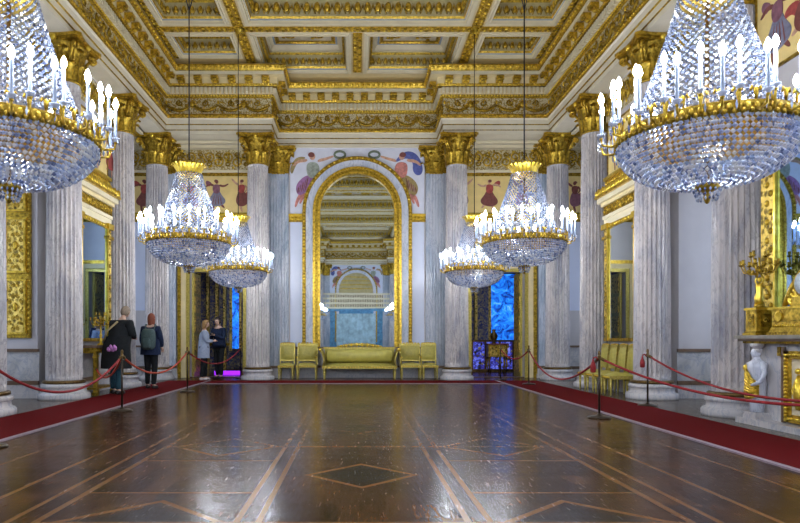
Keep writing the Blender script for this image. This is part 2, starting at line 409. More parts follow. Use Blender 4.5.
# ------------------------------------------------------------------ entablature: one profile swept round the room
P = []
FX, FY0, FB, NB, NY0 = 5.36, 17.58, 18.80, NEARY+.05, NEARY+1.27
P = [(FX, NY0), (FX, FY0), (2.42, FY0), (2.42, FB), (-2.42, FB), (-2.42, FY0), (-FX, FY0), (-FX, NY0), (-2.42, NY0), (-2.42, NB), (2.42, NB), (2.42, NY0)]
P = [Vector(p) for p in P]; NP = len(P)
def seg(i):
    a, b_ = P[i], P[(i+1) % NP]; d = (b_-a); L = d.length; d = d/L
    return a, b_, d, Vector((-d.y, d.x)), L
def offs(i, d):
    n0 = seg((i-1) % NP)[3]; n1 = seg(i)[3]
    return P[i] + (n0+n1)/(1+n0.dot(n1))*d
prof = [(-.55, 6.86, None), (0, 6.86, 'white_ent'), (0, 6.96, 'white_ent'), (.03, 6.975, 'gold_deep'), (.03, 7.10, 'white_ent'), (.06, 7.12, 'gold_deep'), (.06, 7.24, 'white_ent'),  # thin gold_deep lines at the fascia steps paint in groove shade
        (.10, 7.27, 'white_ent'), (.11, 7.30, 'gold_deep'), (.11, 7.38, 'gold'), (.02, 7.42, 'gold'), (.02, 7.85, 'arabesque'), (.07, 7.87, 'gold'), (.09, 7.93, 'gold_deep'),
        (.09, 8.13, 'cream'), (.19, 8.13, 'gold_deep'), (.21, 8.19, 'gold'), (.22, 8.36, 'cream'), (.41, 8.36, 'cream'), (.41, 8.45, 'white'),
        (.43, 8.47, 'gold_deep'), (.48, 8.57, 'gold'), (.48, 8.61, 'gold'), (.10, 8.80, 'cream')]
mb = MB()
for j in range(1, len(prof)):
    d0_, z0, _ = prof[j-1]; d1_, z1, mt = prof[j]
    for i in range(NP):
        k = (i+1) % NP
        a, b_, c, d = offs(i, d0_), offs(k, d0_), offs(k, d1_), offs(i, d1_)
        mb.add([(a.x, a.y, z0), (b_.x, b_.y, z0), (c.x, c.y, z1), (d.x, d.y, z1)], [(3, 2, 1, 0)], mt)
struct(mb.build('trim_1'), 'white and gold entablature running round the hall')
# ornament runs
def unit_dentil():
    u = MB(); u.box((-.032, .08, 7.95), (.032, .17, 8.11), 'white'); return u
def unit_bead(z, d, r, m_, sx=1.0):
    u = MB(); u.ball((0, d, z), (r*sx, r, r), m_, 6, 4); return u
def unit_modillion():
    u = MB()
    pr = [(.22, 8.34), (.40, 8.34), (.40, 8.29), (.36, 8.24), (.31, 8.245), (.27, 8.21), (.22, 8.19)]
    n = len(pr); v = [(-.10, d, z) for d, z in pr] + [(.10, d, z) for d, z in pr]
    f = [tuple(range(n)), tuple(range(2*n-1, n-1, -1))] + [(i, n+i, n+(i+1) % n, (i+1) % n) for i in range(n)]
    u.add(v, f, 'gold'); u.ball((0, .37, 8.25), (.115, .045, .045), 'gold_deep', 8, 5)
    u.ball((0, .27, 8.2), (.06, .05, .03), 'gold_bright', 6, 4)
    return u
def unit_swag():
    u = MB(); y0 = .04
    L = .625; zc = 7.63
    for s_ in (-1, 1):
        pts = [(s_*(L - L*k/10), y0, zc + .10 - .24*sin(pi*(.12+.88*k/10)*.9)) for k in range(11)]
        u.tube(pts, [.020+.024*sin(pi*k/10) for k in range(11)], 5, 'gold_deep')
        u.tube([(p[0]*.97, p[1]-.01, p[2]+.055) for p in pts], .012, 4, 'gold')
        u.tube(spiral(s_*.30, zc+.07, .095, 1.3, 12, pi/2, y0, -s_), .020, 4, 'gold_deep')
        u.tube(spiral(s_*.50, zc-.10, .08, 1.2, 10, -pi/2, y0, s_), .018, 4, 'gold_deep')
        u.tube(spiral(s_*.16, zc+.12, .055, 1.1, 8, 0, y0, s_), .016, 4, 'gold')
        for k in range(26):
            px = s_*random.uniform(.05, .62); pz = zc + random.uniform(-.17, .17)
            u.ball((px, y0-.005, pz), (random.uniform(.014, .03), .016, random.uniform(.012, .026)), random.choice(('gold', 'gold_deep')), 5, 4)
    u.ball((0, y0+.01, zc+.05), (.075, .05, .085), 'gold_deep', 8, 6)
    for k in range(8):
        a = 2*pi*k/8; u.ball((.085*cos(a), y0, zc+.05+.095*sin(a)), (.03, .02, .03), 'gold', 5, 4)
    u.ball((L, y0, zc+.10), (.03, .03, .06), 'gold_bright', 6, 4)
    return u
def run(mb, unit, step, d=0.0, margin=.0):
    for i in range(NP):
        a, b_, dr, n, L = seg(i)
        # lengthen or shorten so runs at depth d meet at the mitres
        a2, b2 = offs(i, d), offs((i+1) % NP, d); L2 = (b2-a2).length - 2*margin
        if L2 < step*.6: continue
        k = max(1, int(round(L2/step))); st = L2/k
        ang = atan2(dr.y, dr.x)
        for q in range(k):
            p = a2 + dr*(margin + st*(q+.5)) - n*d
            mb.merge(unit, Matrix.Translation((p.x, p.y, 0)) @ Matrix.Rotation(ang, 4, 'Z') @ Matrix.Diagonal((st/step if unit.v and step > 1 else 1, 1, 1, 1)))
mb = MB(); run(mb, unit_dentil(), .115, .1); struct(mb.build('trim_2'))
mb = MB(); run(mb, unit_modillion(), .44, .22, .08); struct(mb.build('trim_3'))
mb = MB(); run(mb, unit_swag(), 1.25, .02, .03); struct(mb.build('trim_4'))
mb = MB()
run(mb, unit_bead(8.53, .465, .036, 'gold_bright', 1.5), .16, .46)
run(mb, unit_bead(8.16, .215, .026, 'gold'), .075, .2)
run(mb, unit_bead(7.90, .09, .028, 'gold_bright'), .08, .08)
run(mb, unit_bead(7.34, .115, .033, 'gold'), .085, .11)
struct(mb.build('trim_5'))

# aisle ceilings (outside the entablature) at the architrave level
mb = MB()
for sg in (-1, 1):
    mb.box((sg*(FX+.5), NEARY, ZA), (sg*8.4, FARY+.2, ZA+.1), 'white_ent')
    for d, q in ((.55, .1), (1.0, .06), (2.1, .1)):
        mb.box((sg*(FX+d), NEARY, ZA-.06), (sg*(FX+d+q), FARY, ZA), 'white')
        mb.box((sg*(FX+d+q), NEARY, ZA-.03), (sg*(FX+d+q+.05), FARY, ZA), 'gold_deep')
    mb.box((sg*2.4, FY0+.5, ZA), (sg*(FX+.6), FARY+.2, ZA+.1), 'white_ent')
    mb.box((sg*2.4, NEARY, ZA), (sg*(FX+.6), NY0-.4, ZA+.1), 'white_ent')
    for d, q in ((18.15, .08), (18.6, .22)):
        mb.box((sg*2.75, d, ZA-.07), (sg*8.2, d+q, ZA), 'white')
struct(mb.build('trim_6'))
# above-cornice walls, closing the hall to its ceiling
# ------------------------------------------------------------------ coffered ceiling
rowsY = [(15.82, 17.98), (11.2, 15.2), (5.55, 10.6), (.3, 4.95), (-4.2, -.3), (-10.1, -4.8)]
holes = []
for k, (y0, y1) in enumerate(rowsY):
    ye = 17.02 if k == 0 else y1
    holes += [(-4.72, -3.2, y0, ye), (3.2, 4.72, y0, ye)]
    if k == 0: holes += [(-2.62, -.27, y0, y1), (.27, 2.62, y0, y1)]
    else: holes += [(-2.62, 2.62, y0, y1)]
xs = sorted({-5.6, 5.6, *[h[0] for h in holes], *[h[1] for h in holes]})
ys = sorted({NEARY-.1, FARY+.1, *[h[2] for h in holes], *[h[3] for h in holes]})
mb = MB()
for i in range(len(xs)-1):
    for j in range(len(ys)-1):
        cx, cy = (xs[i]+xs[i+1])/2, (ys[j]+ys[j+1])/2
        if any(h[0] < cx < h[1] and h[2] < cy < h[3] for h in holes): continue
        mb.add([(xs[i], ys[j], ZC), (xs[i+1], ys[j], ZC), (xs[i+1], ys[j+1], ZC), (xs[i], ys[j+1], ZC)], [(3, 2, 1, 0)], 'cream')
EGG = MB(); EGG.ball((0, 0, 0), (.058, .045, .09), 'gold', 8, 6)
for s_ in (-1, 1): EGG.tube([(s_*.078, .0, .11), (s_*.080, 0, 0), (s_*.03, .0, -.12)], .013, 4, 'gold_deep')
def ring(mb, r0, z0, r1, z1, m_):
    a = [(r0[0], r0[2], z0), (r0[1], r0[2], z0), (r0[1], r0[3], z0), (r0[0], r0[3], z0)]
    b_ = [(r1[0], r1[2], z1), (r1[1], r1[2], z1), (r1[1], r1[3], z1), (r1[0], r1[3], z1)]
    mb.add(a+b_, [(4+k, 4+(k+1) % 4, (k+1) % 4, k) for k in range(4)], m_)
def inset(r, d): return (r[0]+d, r[1]-d, r[2]+d, r[3]-d)
def coffer(mb, r, s=1.0, deep=False):
    z = ZC
    # mouldings hanging under the beams around the opening
    for d0_, d1_, h_, mt in ((-.10, -.055, .03, 'white'), (-.045, 0, .05, 'white')):
        o = inset(r, d0_); q = inset(r, d1_)
        ring(mb, o, z, o, z-h_, mt); ring(mb, o, z-h_, q, z-h_, mt); ring(mb, q, z-h_, q, z, mt)
    steps = [(0, .03, 'white'), (.03, 0, 'white'), (0, .03, 'paleblue'), (.02, .0, 'white'), (.02, .05, 'gold'), (.05*s, .30*s, 'coffer_bg'), (.03, .06, 'gold_deep'), (.07, 0, 'white'), (0, .05, 'white'), (.07*s, .10*s, 'white'), (.05, 0, 'paleblue'), (.04, .04, 'gold'), (.07, 0, 'gold_deep')]  # lower paleblue ring paints in a thin shadow line round the opening
    cur = r
    for d, h_, mt in steps:
        nr = inset(cur, d); ring(mb, cur, z, nr, z+h_, mt)
        if mt == 'coffer_bg':
            es = .175*s
            for side in range(4):
                if side % 2 == 0: L = cur[1]-cur[0]; n = int(L/es)
                else: L = cur[3]-cur[2]; n = int(L/es)
                for q in range(n):
                    tt = (q+.5)/n; zz = z + h_*.5
                    if side == 0: X = T(cur[0]+L*tt, cur[2]+d*.5, zz, 0)
                    elif side == 2: X = T(cur[0]+L*tt, cur[3]-d*.5, zz, pi)
                    elif side == 1: X = T(cur[1]-d*.5, cur[2]+L*tt, zz, pi/2)
                    else: X = T(cur[0]+d*.5, cur[2]+L*tt, zz, -pi/2)
                    mb.merge(EGG, X @ Matrix.Scale(s, 4))
        cur = nr; z += h_
    mb.add([(cur[0], cur[2], z), (cur[1], cur[2], z), (cur[1], cur[3], z), (cur[0], cur[3], z)], [(3, 2, 1, 0)], 'coffer_panel')
    # gilded scroll ornament on the panel
    cx, cy = (cur[0]+cur[1])/2, (cur[2]+cur[3])/2; hw, hd = (cur[1]-cur[0])/2, (cur[3]-cur[2])/2
    nn = max(1, int(round(hw/.9))); mm = max(1, int(round(hd/.7)))
    for a in range(nn):
        for c in range(mm):
            ux, uy = hw/nn, hd/mm; ox, oy = cur[0]+ux*(2*a+1), cur[2]+uy*(2*c+1)
            for sx in (-1, 1):
                for sy in (-1, 1):
                    pts = [(ox+sx*(ux*.1+p[0]*ux*.8), oy+sy*(uy*.1+p[2]*uy*.8), z-.03) for p in spiral(.5, .45, .42, 1.5, 14, pi, 0, 1)]
                    mb.tube(pts, .03*min(1, ux), 4, 'gold')
                    for k in range(5): mb.ball((ox+sx*random.uniform(.1, .9)*ux, oy+sy*random.uniform(.1, .9)*uy, z-.02), (.06, .05, .03), random.choice(('gold', 'gold_deep')), 6, 4)
            mb.lathe([(.001, -.06), (.08, -.05), (.13, 0)], 10, 'gold_bright', (ox, oy, z))
for h in holes:
    big = (h[3]-h[2]) > 3
    coffer(mb, h, 1.35 if big and h[1]-h[0] > 3 else 1.0)
# gilded guilloche along the beams
def ribbon(x0, y0, x1, y1, wd):
    L = max(abs(x1-x0), abs(y1-y0)); al = abs(x1-x0) > abs(y1-y0)
    if al: mb.box((x0, y0-wd/2, ZC-.03), (x1, y0+wd/2, ZC), 'gold')
    else: mb.box((x0-wd/2, y0, ZC-.03), (x0+wd/2, y1, ZC), 'gold')
    n = int(L/.13)
    for k in range(n):
        tt = (k+.5)/n
        for s_ in (-1, 1):
            px = x0+(x1-x0)*tt + (0 if al else s_*wd*.25); py_ = y0+(y1-y0)*tt + (s_*wd*.25 if al else 0)
            mb.ball((px, py_, ZC-.035), (.045, .045, .022), 'gold_bright' if (k+s_) % 3 else 'gold_deep', 6, 4)
for sx in (-2.91, 2.91): ribbon(sx, NEARY, sx, 17.9, .26)
for k in range(len(rowsY)-1):
    yb = (rowsY[k][0]+rowsY[k+1][1])/2; ribbon(-4.9, yb, 4.9, yb, .20)
ribbon(0, rowsY[0][0]-.1, 0, 18.0, .24)
for sx in (-4.88, 4.88): ribbon(sx, NEARY, sx, 17.1, .12)
struct(mb.build('ceiling'), 'coffered ceiling in cream and gold')
mb = MB()   # slab that closes the hall above the coffers
mb.box((-5.9, NEARY-.3, 9.9), (5.9, FARY+.4, 10.0), 'cream')
for sg in (-1, 1): mb.box((sg*5.5, NEARY-.3, 7.2), (sg*5.6, FARY+.4, 9.9), 'cream')
mb.box((-5.9, FARY+.1, 7.0), (5.9, FARY+.2, 9.9), 'cream'); mb.box((-5.9, NEARY-.2, 7.0), (5.9, NEARY-.1, 9.9), 'cream')
struct(mb.build('ceiling_slab'))

# ------------------------------------------------------------------ columns and pilasters
def leaf(mb, ang, r0, z0, h_, out, wd, m_, sc=1.0):
    nt_, nw = 9, 5; v = []
    for i in range(nt_):
        tt = i/(nt_-1)
        if tt < .7: r = r0 + out*.25*(tt/.7)**2; z = z0 + h_*(tt/.7)*.92
        else:
            a = (tt-.7)/.3*pi*.95; r = r0 + out*.25 + out*.40*(1-cos(a))*.9; z = z0 + h_*.92 + h_*.16*sin(a)
        ww = wd*(.75+.35*sin(pi*min(1, tt*1.1)))*(1 if i < nt_-1 else .45)*(1.0 if i % 2 else .82)
        for j in range(nw):
            s_ = (j-(nw-1)/2)/((nw-1)/2); rr = r - .03*abs(s_)**1.5 + (.012 if j == 2 else 0)
            da = s_*ww/(2*max(rr, .05))
            v.append((rr*cos(ang+da), rr*sin(ang+da), z - .02*abs(s_)))
    f = [(i*nw+j, i*nw+j+1, (i+1)*nw+j+1, (i+1)*nw+j) for i in range(nt_-1) for j in range(nw-1)]
    mb.add(v, f, m_, True)
def capital():
    c = MB()
    c.lathe([(.30, -.02), (.325, 0), (.325, .02), (.29, .04), (.30, .3), (.34, .5), (.42, .66), (.45, .70)], 24, 'gold_deep')
    for k in range(8): leaf(c, 2*pi*k/8, .31, .03, .30, .17, .21, 'gold')
    for k in range(8): leaf(c, 2*pi*(k+.5)/8, .325, .05, .52, .17, .19, 'gold_deep')
    for k in range(4):
        a = pi/4 + pi/2*k
        for s_ in (-1, 1):
            pts = [(.36, .38), (.42, .50), (.50, .60)]
            sp = spiral(.545, .60, .075, 1.5, 12, pi*.85, 0, -1)
            pts = pts + [(p[0], p[2]) for p in sp]
            X = Matrix.Rotation(a, 4, 'Z') @ Matrix.Translation((0, s_*.03, 0))
            c.tube([(p[0], 0, p[1]) for p in pts], [.022, .028, .03]+[.028-.001*i for i in range(13)], 6, 'gold', X)
            # inner volutes
            X2 = Matrix.Rotation(a - pi/4*s_*1.0 + s_*.22, 4, 'Z')
            sp = spiral(0, .56, .05, 1.3, 9, -pi/2, .0, s_)
            c.tube([(.46, p[0], p[2]) for p in sp], .014, 5, 'gold', X2)
    poly = []
    for k in range(4):
        a = pi/4 + pi/2*k
        c0 = Vector((cos(a), sin(a)))*.70; tn = Vector((-sin(a), cos(a)))*.05
        n0 = Vector((cos(a+pi/4), sin(a+pi/4)))
        nx = Vector((cos(a+pi/2), sin(a+pi/2)))*.70
        poly += [c0-tn, c0+tn]
        for q in range(1, 5):
            u_ = q/5; p = (c0+tn).lerp(nx - Vector((-sin(a+pi/2), cos(a+pi/2)))*.05, u_) - n0*.075*sin(pi*u_); poly.append(p)
    for z0, z1, s_, mt in ((.70, .745, .93, 'gold_deep'), (.745, .80, 1.0, 'gold')):
        n = len(poly); v = [(p.x*s_, p.y*s_, z0) for p in poly] + [(p.x*s_, p.y*s_, z1) for p in poly]
        c.add(v, [tuple(range(n-1, -1, -1)), tuple(range(n, 2*n))] + [(i, (i+1) % n, n+(i+1) % n, n+i) for i in range(n)], mt)
    for k in range(4):
        a = pi/2*k; c.ball((.45*cos(a), .45*sin(a), .72), .065, 'gold_bright', 7, 5)
    return c
CAP = capital()
fl = [0, .1, .7, 1, .9, .5]
def col_radius(tt): return .335 - .045*tt**1.6
def make_column():
    r = empty('column')
    b_ = MB()
    b_.lathe([(.47, 0), (.475, .03), (.475, .09), (.45, .12), (.42, .13), (.405, .145), (.40, .20), (.405, .21)], 32, 'marble_base')
    b_.lathe([(.40, .21), (.425, .225), (.43, .26), (.41, .29), (.37, .30)], 32, 'marble_base')
    b_.build('base', r)
    b_ = MB(); b_.lathe([(.37, .30), (.392, .31), (.395, .345), (.37, .36), (.34, .365)], 32, 'bronze'); b_.build('base_ring', r)
    b_ = MB(); n = 24*6; v = []; H0, H1 = .36, 6.06; nz = 10
    zs = [H0, H0+.05, H0+.10, H0+.16] + [H0+.16+(H1-.16-H0-.16)*k/nz for k in range(1, nz+1)] + [H1-.08, H1-.03, H1]
    for z in zs:
        tt = (z-H0)/(H1-H0); R_ = col_radius(tt)
        dep = 0 if (z < H0+.07 or z > H1-.05) else (.6 if (z < H0+.12 or z > H1-.10) else 1)
        for i in range(n):
            a = 2*pi*i/n; rr = R_ - fl[i % 6]*.044*dep; v.append((rr*cos(a), rr*sin(a), z))
    f = [(j*n+i, j*n+(i+1) % n, (j+1)*n+(i+1) % n, (j+1)*n+i) for j in range(len(zs)-1) for i in range(n)]
    b_.add(v, f, 'marble', False); b_.build('shaft', r)
    b_ = MB(); b_.merge(CAP); b_.build('capital', r, (0, 0, 6.06))
    return r
colp = make_column()
CW = 5.68
columns = [
    ((-2.82, 17.9), 'fluted marble column between the blue-lit doorway with the couple and the small gilt armchairs'),
    ((2.82, 17.9), 'blue-veined fluted column between the gilt armchairs and the doorway glowing bright blue'),
    ((-CW, 17.9), 'fluted marble column at the far corner, behind the auburn-haired woman with a backpack'),
    ((CW, 17.9), 'fluted marble column at the far corner behind the red rope, beside the bright blue doorway'),
    ((-CW, 15.15), 'fluted marble column between the blue-toned wall mirror and the standing visitors'),
    ((CW, 15.15), 'fluted column at the far end of the wall mirror above the gilt chairs'),
    ((-CW, 12.2), 'fluted marble column between the carved gilded wall panel and the gilt console table'),
    ((CW, 12.2), 'fluted marble column between the row of gilt chairs and the bare grey recess wall'),
    ((-CW, 9.5), 'column cut off by the picture edge, only its stepped round base showing beside the carpet'),
    ((CW, 9.5), 'fluted marble column beside the marble fireplace with the gilt clock')]
cols_o = []
for i, ((x_, y_), lab) in enumerate(columns):
    o = colp if i == 0 else copy_tree(colp); o.location = (x_, y_, 0); o.rotation_euler.z = 0
    tag(o, lab, 'column', 'fluted marble columns around the hall', 'thing')
for x_ in (-2.82, 2.82):
    o = copy_tree(colp); o.location = (x_, NY0-.32, 0); tag(o, 'fluted column at the opposite end of the hall, seen only in the arched mirror', 'column', 'columns seen in the arched mirror', 'thing')
def make_pilaster():
    r = empty('pilaster')
    b_ = MB(); b_.box((-.36, -.20, 0), (.36, 0, .12), 'marble_base'); b_.box((-.34, -.18, .12), (.34, 0, .28), 'marble_base'); b_.box((-.335, -.175, .28), (.335, 0, .36), 'brown_rail'); b_.build('base', r)
    b_ = MB(); n = 7; W_ = .60; prf = []
    for k in range(n):
        x0 = -W_/2 + W_*k/n; q = W_/n
        prf += [(x0, -.14), (x0+q*.2, -.14), (x0+q*.3, -.122), (x0+q*.5, -.115), (x0+q*.7, -.122), (x0+q*.8, -.14)]
    prf += [(W_/2, -.14), (W_/2, 0), (-W_/2, 0)]
    v = [(p[0], p[1], .36) for p in prf] + [(p[0], p[1], 6.06) for p in prf]; n = len(prf)
    b_.add(v, [(i, (i+1) % n, n+(i+1) % n, n+i) for i in range(n)], 'marble_blue'); b_.build('shaft', r)
    b_ = MB(); b_.merge(CAP, Matrix.Diagonal((.98, .42, 1, 1))); b_.v = [(p[0], min(p[1], .035), p[2]) for p in b_.v]; b_.box((-.3, -.12, 0), (.3, 0, .7), 'gold_deep'); b_.build('capital', r, (0, -.04, 6.06))
    return r
pilp = make_pilaster()
FP_ = FARY-.004
pil = [((-2.34, FP_, 0), 'blue-veined flat pilaster left of the arched mirror, behind a column'),
       ((2.34, FP_, 0), 'blue-veined flat pilaster right of the arched mirror, behind a column'),
       ((-CW, FP_, 0), 'flat pilaster by the doorway where the couple stand'),
       ((CW, FP_, 0), 'flat pilaster beside the doorway glowing bright blue')]
for i, (l, lab) in enumerate(pil):
    o = pilp if i == 0 else copy_tree(pilp); o.location = l; tag(o, lab, 'pilaster', 'flat pilasters on the far wall', 'thing')
for x_ in (-2.34, 2.34):
    o = copy_tree(pilp); o.location = (x_, NEARY+.004, 0); o.rotation_euler.z = pi
    tag(o, 'flat pilaster at the opposite end of the hall, seen only in the arched mirror', 'pilaster', 'pilasters seen in the arched mirror', 'thing')

# ------------------------------------------------------------------ far wall dressing
def scrollband(mb, x0, x1, z0, z1, X, step=.42):
    n = max(1, int(round((x1-x0)/step))); st = (x1-x0)/n; zc = (z0+z1)/2; hh = (z1-z0)/2
    for k in range(n):
        cx = x0+st*(k+.5)
        for s_ in (-1, 1):
            mb.tube(spiral(cx+s_*st*.25, zc+(hh*.25)*s_, min(hh, st*.5)*.62, 1.5, 14, -pi/2*s_, -.03, s_), hh*.10, 4, 'gold', X)
            mb.tube(spiral(cx+s_*st*.25, zc-(hh*.45)*s_, min(hh, st*.5)*.36, 1.2, 10, pi/2*s_, -.03, -s_), hh*.08, 4, 'gold_deep', X)
        for q in range(6): mb.ball((cx+random.uniform(-.5, .5)*st, -.025, zc+random.uniform(-.85, .85)*hh), (hh*.13, .02, hh*.16), random.choice(('gold', 'gold_deep', 'gold_bright')), 5, 4, X)
def impost(mb, x0, x1, X, z=4.64):
    mb.box((x0, -.05, z), (x1, 0, z+.05), 'gold_deep', X); mb.box((x0, -.03, z+.05), (x1, 0, z+.17), 'gold', X); mb.box((x0, -.08, z+.17), (x1, 0, z+.24), 'gold_bright', X)
    n = max(1, int((x1-x0)/.1))
    for k in range(n): mb.ball((x0+(x1-x0)*(k+.5)/n, -.04, z+.11), (.035, .02, .04), 'gold_bright', 5, 4, X)
def ident(): return Matrix.Identity(4)
XF = T(0, FARY, 0)
mb = MB()
for sg in (-1, 1):
    for a, b_ in ((1.62, 2.04), (2.64, 5.38), (5.98, 8.2)):
        x0, x1 = sorted((sg*a, sg*b_)); impost(mb, x0, x1, XF)
        if a > 2:
            mb.box((x0, -.06, 6.05), (x1, 0, 6.10), 'gold_deep', XF); mb.box((x0, -.09, 6.10), (x1, 0, 6.18), 'white', XF)
            mb.box((x0, -.012, 6.18), (x1, 0, 6.82), 'arabesque', XF); scrollband(mb, x0, x1, 6.22, 6.80, XF, .5)
            mb.box((x0, -.02, 2.0), (x1, 0, 4.64), 'wall_pale', XF) if a == 5.98 else None
struct(mb.build('trim_7'), 'gilded impost bands and scroll frieze on the far wall')

def chaikin(p, n=2):
    for _ in range(n):
        q = []
        for i in range(len(p)):
            a, b_ = p[i], p[(i+1) % len(p)]; q += [(a[0]*.75+b_[0]*.25, a[1]*.75+b_[1]*.25), (a[0]*.25+b_[0]*.75, a[1]*.25+b_[1]*.75)]
        p = q
    return p
def silhouette(mb, s, X, kind=0, flip=1, pal=('fig_plum', 'fig_slate', 'fig_skin')):
    """a painted dancing figure about 1 unit tall, feet at z 0, in the x-z plane"""
    c0, c1, sk = pal; e = -.006
    def pg(pts, m_, d=0): pts = chaikin(pts); mb.prism([(flip*p[0]*s, p[1]*s) for p in (pts if flip > 0 else pts[::-1])], e-d*.002, 0, m_, X)
    def limb(pts, rr, m_, d=0):
        L = []; R = []
        for i, p in enumerate(pts):
            a = Vector(pts[max(0, i-1)]); b_ = Vector(pts[min(len(pts)-1, i+1)]); dd = (b_-a).normalized(); n = Vector((-dd.y, dd.x))
            rad = rr[i]; L.append(tuple(Vector(p)+n*rad)); R.append(tuple(Vector(p)-n*rad))
        pg((R + L[::-1]), m_, d)
    if kind == 0:
        limb([(-.02, .45), (-.10, .25), (-.08, 0)], [.06, .04, .025], sk); limb([(.04, .45), (.12, .25), (.24, .12)], [.06, .04, .025], sk)
        pg([(-.06, .66), (-.14, .5), (-.26, .34), (-.22, .22), (-.06, .16), (.10, .18), (.24, .24), (.28, .36), (.16, .5), (.08, .66)], c1, 1)
        pg([(-.09, .82), (-.12, .7), (-.09, .58), (0, .54), (.10, .58), (.11, .72), (.08, .83)], c0, 2)
        limb([(.08, .80), (.22, .76), (.36, .84)], [.035, .03, .02], sk, 1); limb([(-.08, .80), (-.22, .82), (-.34, .74)], [.035, .03, .02], sk, 1)
        pg([(-.10, .84), (-.28, .96), (-.34, .86), (-.24, .74)], c0, 0)
        for q in range(4): pg([(-.06+.05*q, .52), (-.045+.05*q, .52), (-.10+.09*q, .22), (-.13+.09*q, .22)], 'fig_brown', 2)
    else:
        limb([(0, .45), (.05, .22), (-.02, 0)], [.06, .04, .025], sk); limb([(0, .45), (-.12, .28), (-.26, .22)], [.06, .04, .025], sk)
        pg([(-.07, .64), (-.2, .46), (-.22, .3), (-.1, .18), (.08, .16), (.18, .3), (.14, .5), (.07, .64)], c0, 1)
        pg([(-.10, .82), (-.10, .66), (-.05, .56), (.06, .56), (.11, .68), (.09, .82)], c1, 2)
        limb([(.08, .80), (.20, .88), (.30, 1.0)], [.035, .03, .02], sk, 1); limb([(-.08, .80), (-.18, .70), (-.10, .60)], [.035, .03, .02], sk, 1)
        pg([(-.1, .6), (-.34, .62), (-.42, .46), (-.28, .5), (-.16, .4)], c1, 0)
    pg([(.05*cos(a*pi/5)+.01, .90+.062*sin(a*pi/5)) for a in range(10)], sk, 2)
    pg([(.055*cos(a*pi/5)-.012, .925+.045*sin(a*pi/5)) for a in range(10)], 'fig_brown', 3)
def painting(name, x0, x1, X, figs, lab, z0=4.88, z1=6.05, group='painted yellow frieze panels with dancers'):
    r = empty(name, X.translation, X.to_euler().z)
    b_ = MB(); b_.box((x0, -.015, z0), (x1, 0, z1), 'ochre')
    b_.build('canvas', r)
    b_ = MB()
    for za, zb in ((z0, z0+.04), (z1-.04, z1)): b_.box((x0, -.03, za), (x1, 0, zb), 'gold_deep')
    for xa in (x0, x1-.04): b_.box((xa, -.03, z0), (xa+.04, 0, z1), 'gold_deep')
    b_.build('frame', r)
    for (fx, kind, flip, pal, s_) in figs:
        b_ = MB(); silhouette(b_, s_, T(0, 0, 0), kind, flip, pal); b_.build('painted_figure', r, (fx, -.016, z0+.06))
    tag(r, lab, 'painting', group)
pA = ('fig_plum', 'fig_slate', 'fig_brown'); pB = ('fig_red', 'fig_brown', 'fig_skin'); pC = ('fig_brown', 'fig_red', 'fig_skin')
painting('frieze_painting', -5.36, -2.66, XF, [(-4.98, 0, 1, pB, .95), (-4.20, 0, 1, pA, 1.0), (-3.45, 1, -1, pC, 1.0)], 'yellow painted panel with dancers above the doorway where the couple stand')
painting('frieze_painting', 2.66, 5.36, XF, [(3.15, 1, 1, pC, 1.0), (3.95, 0, -1, pB, 1.0), (4.9, 1, -1, pA, 1.0)], 'yellow painted panel with dancers above the bright blue doorway')
painting('frieze_painting', -8.15, -6.0, XF, [(-6.35, 0, 1, ('fig_red', 'fig_brown', 'fig_brown'), 1.0), (-7.2, 1, 1, pA, 1.0)], 'sliver of yellow painted panel between the columns beside the blue-toned wall mirror')
painting('frieze_painting', 6.0, 8.15, XF, [(6.5, 1, -1, ('fig_plum', 'fig_brown', 'fig_brown'), .95), (7.4, 0, 1, pA, 1.0)], 'narrow strip of yellow painted panel between the two far columns by the gilt chairs')
for sg in (-1, 1):
    X = T(sg*5.8, 0, 0, -sg*pi/2) if sg > 0 else T(-5.8, 0, 0, pi/2)
    # local x runs along world y: right wall local x -> -y ; left wall local x -> +y
    rng = (12.75, 14.6)
    x0, x1 = (-rng[1], -rng[0]) if sg > 0 else rng
    painting('frieze_painting', x0, x1, X, [(x0+.5, 0, 1, pA, 1.0), (x0+1.3, 1, 1, pB, 1.0), (x0+2.0, 0, -1, pC, .95)],
             'yellow painted panel high over the wall mirror ' + ('above the gilt chairs' if sg > 0 else 'above the console table'))
    m_ = MB(); impost(m_, x0-.1, x1+.1, X); m_.box((x0-.1, -.012, 6.18), (x1+.1, 0, 6.82), 'arabesque', X); scrollband(m_, x0-.1, x1+.1, 6.22, 6.8, X, .5)
    struct(m_.build('trim_%d' % (8 if sg < 0 else 9)))
XR = T(5.8, 0, 0, -pi/2)
painting('frieze_painting', -9.2, -6.9, XR, [(-8.72, 0, 1, ('fig_plum', 'fig_slate', 'fig_brown'), 1.05), (-8.15, 1, 1, pC, 1.1), (-7.4, 0, 1, pB, 1.1)], 'large yellow painted panel with robed dancers high over the fireplace', 4.9, 6.2)

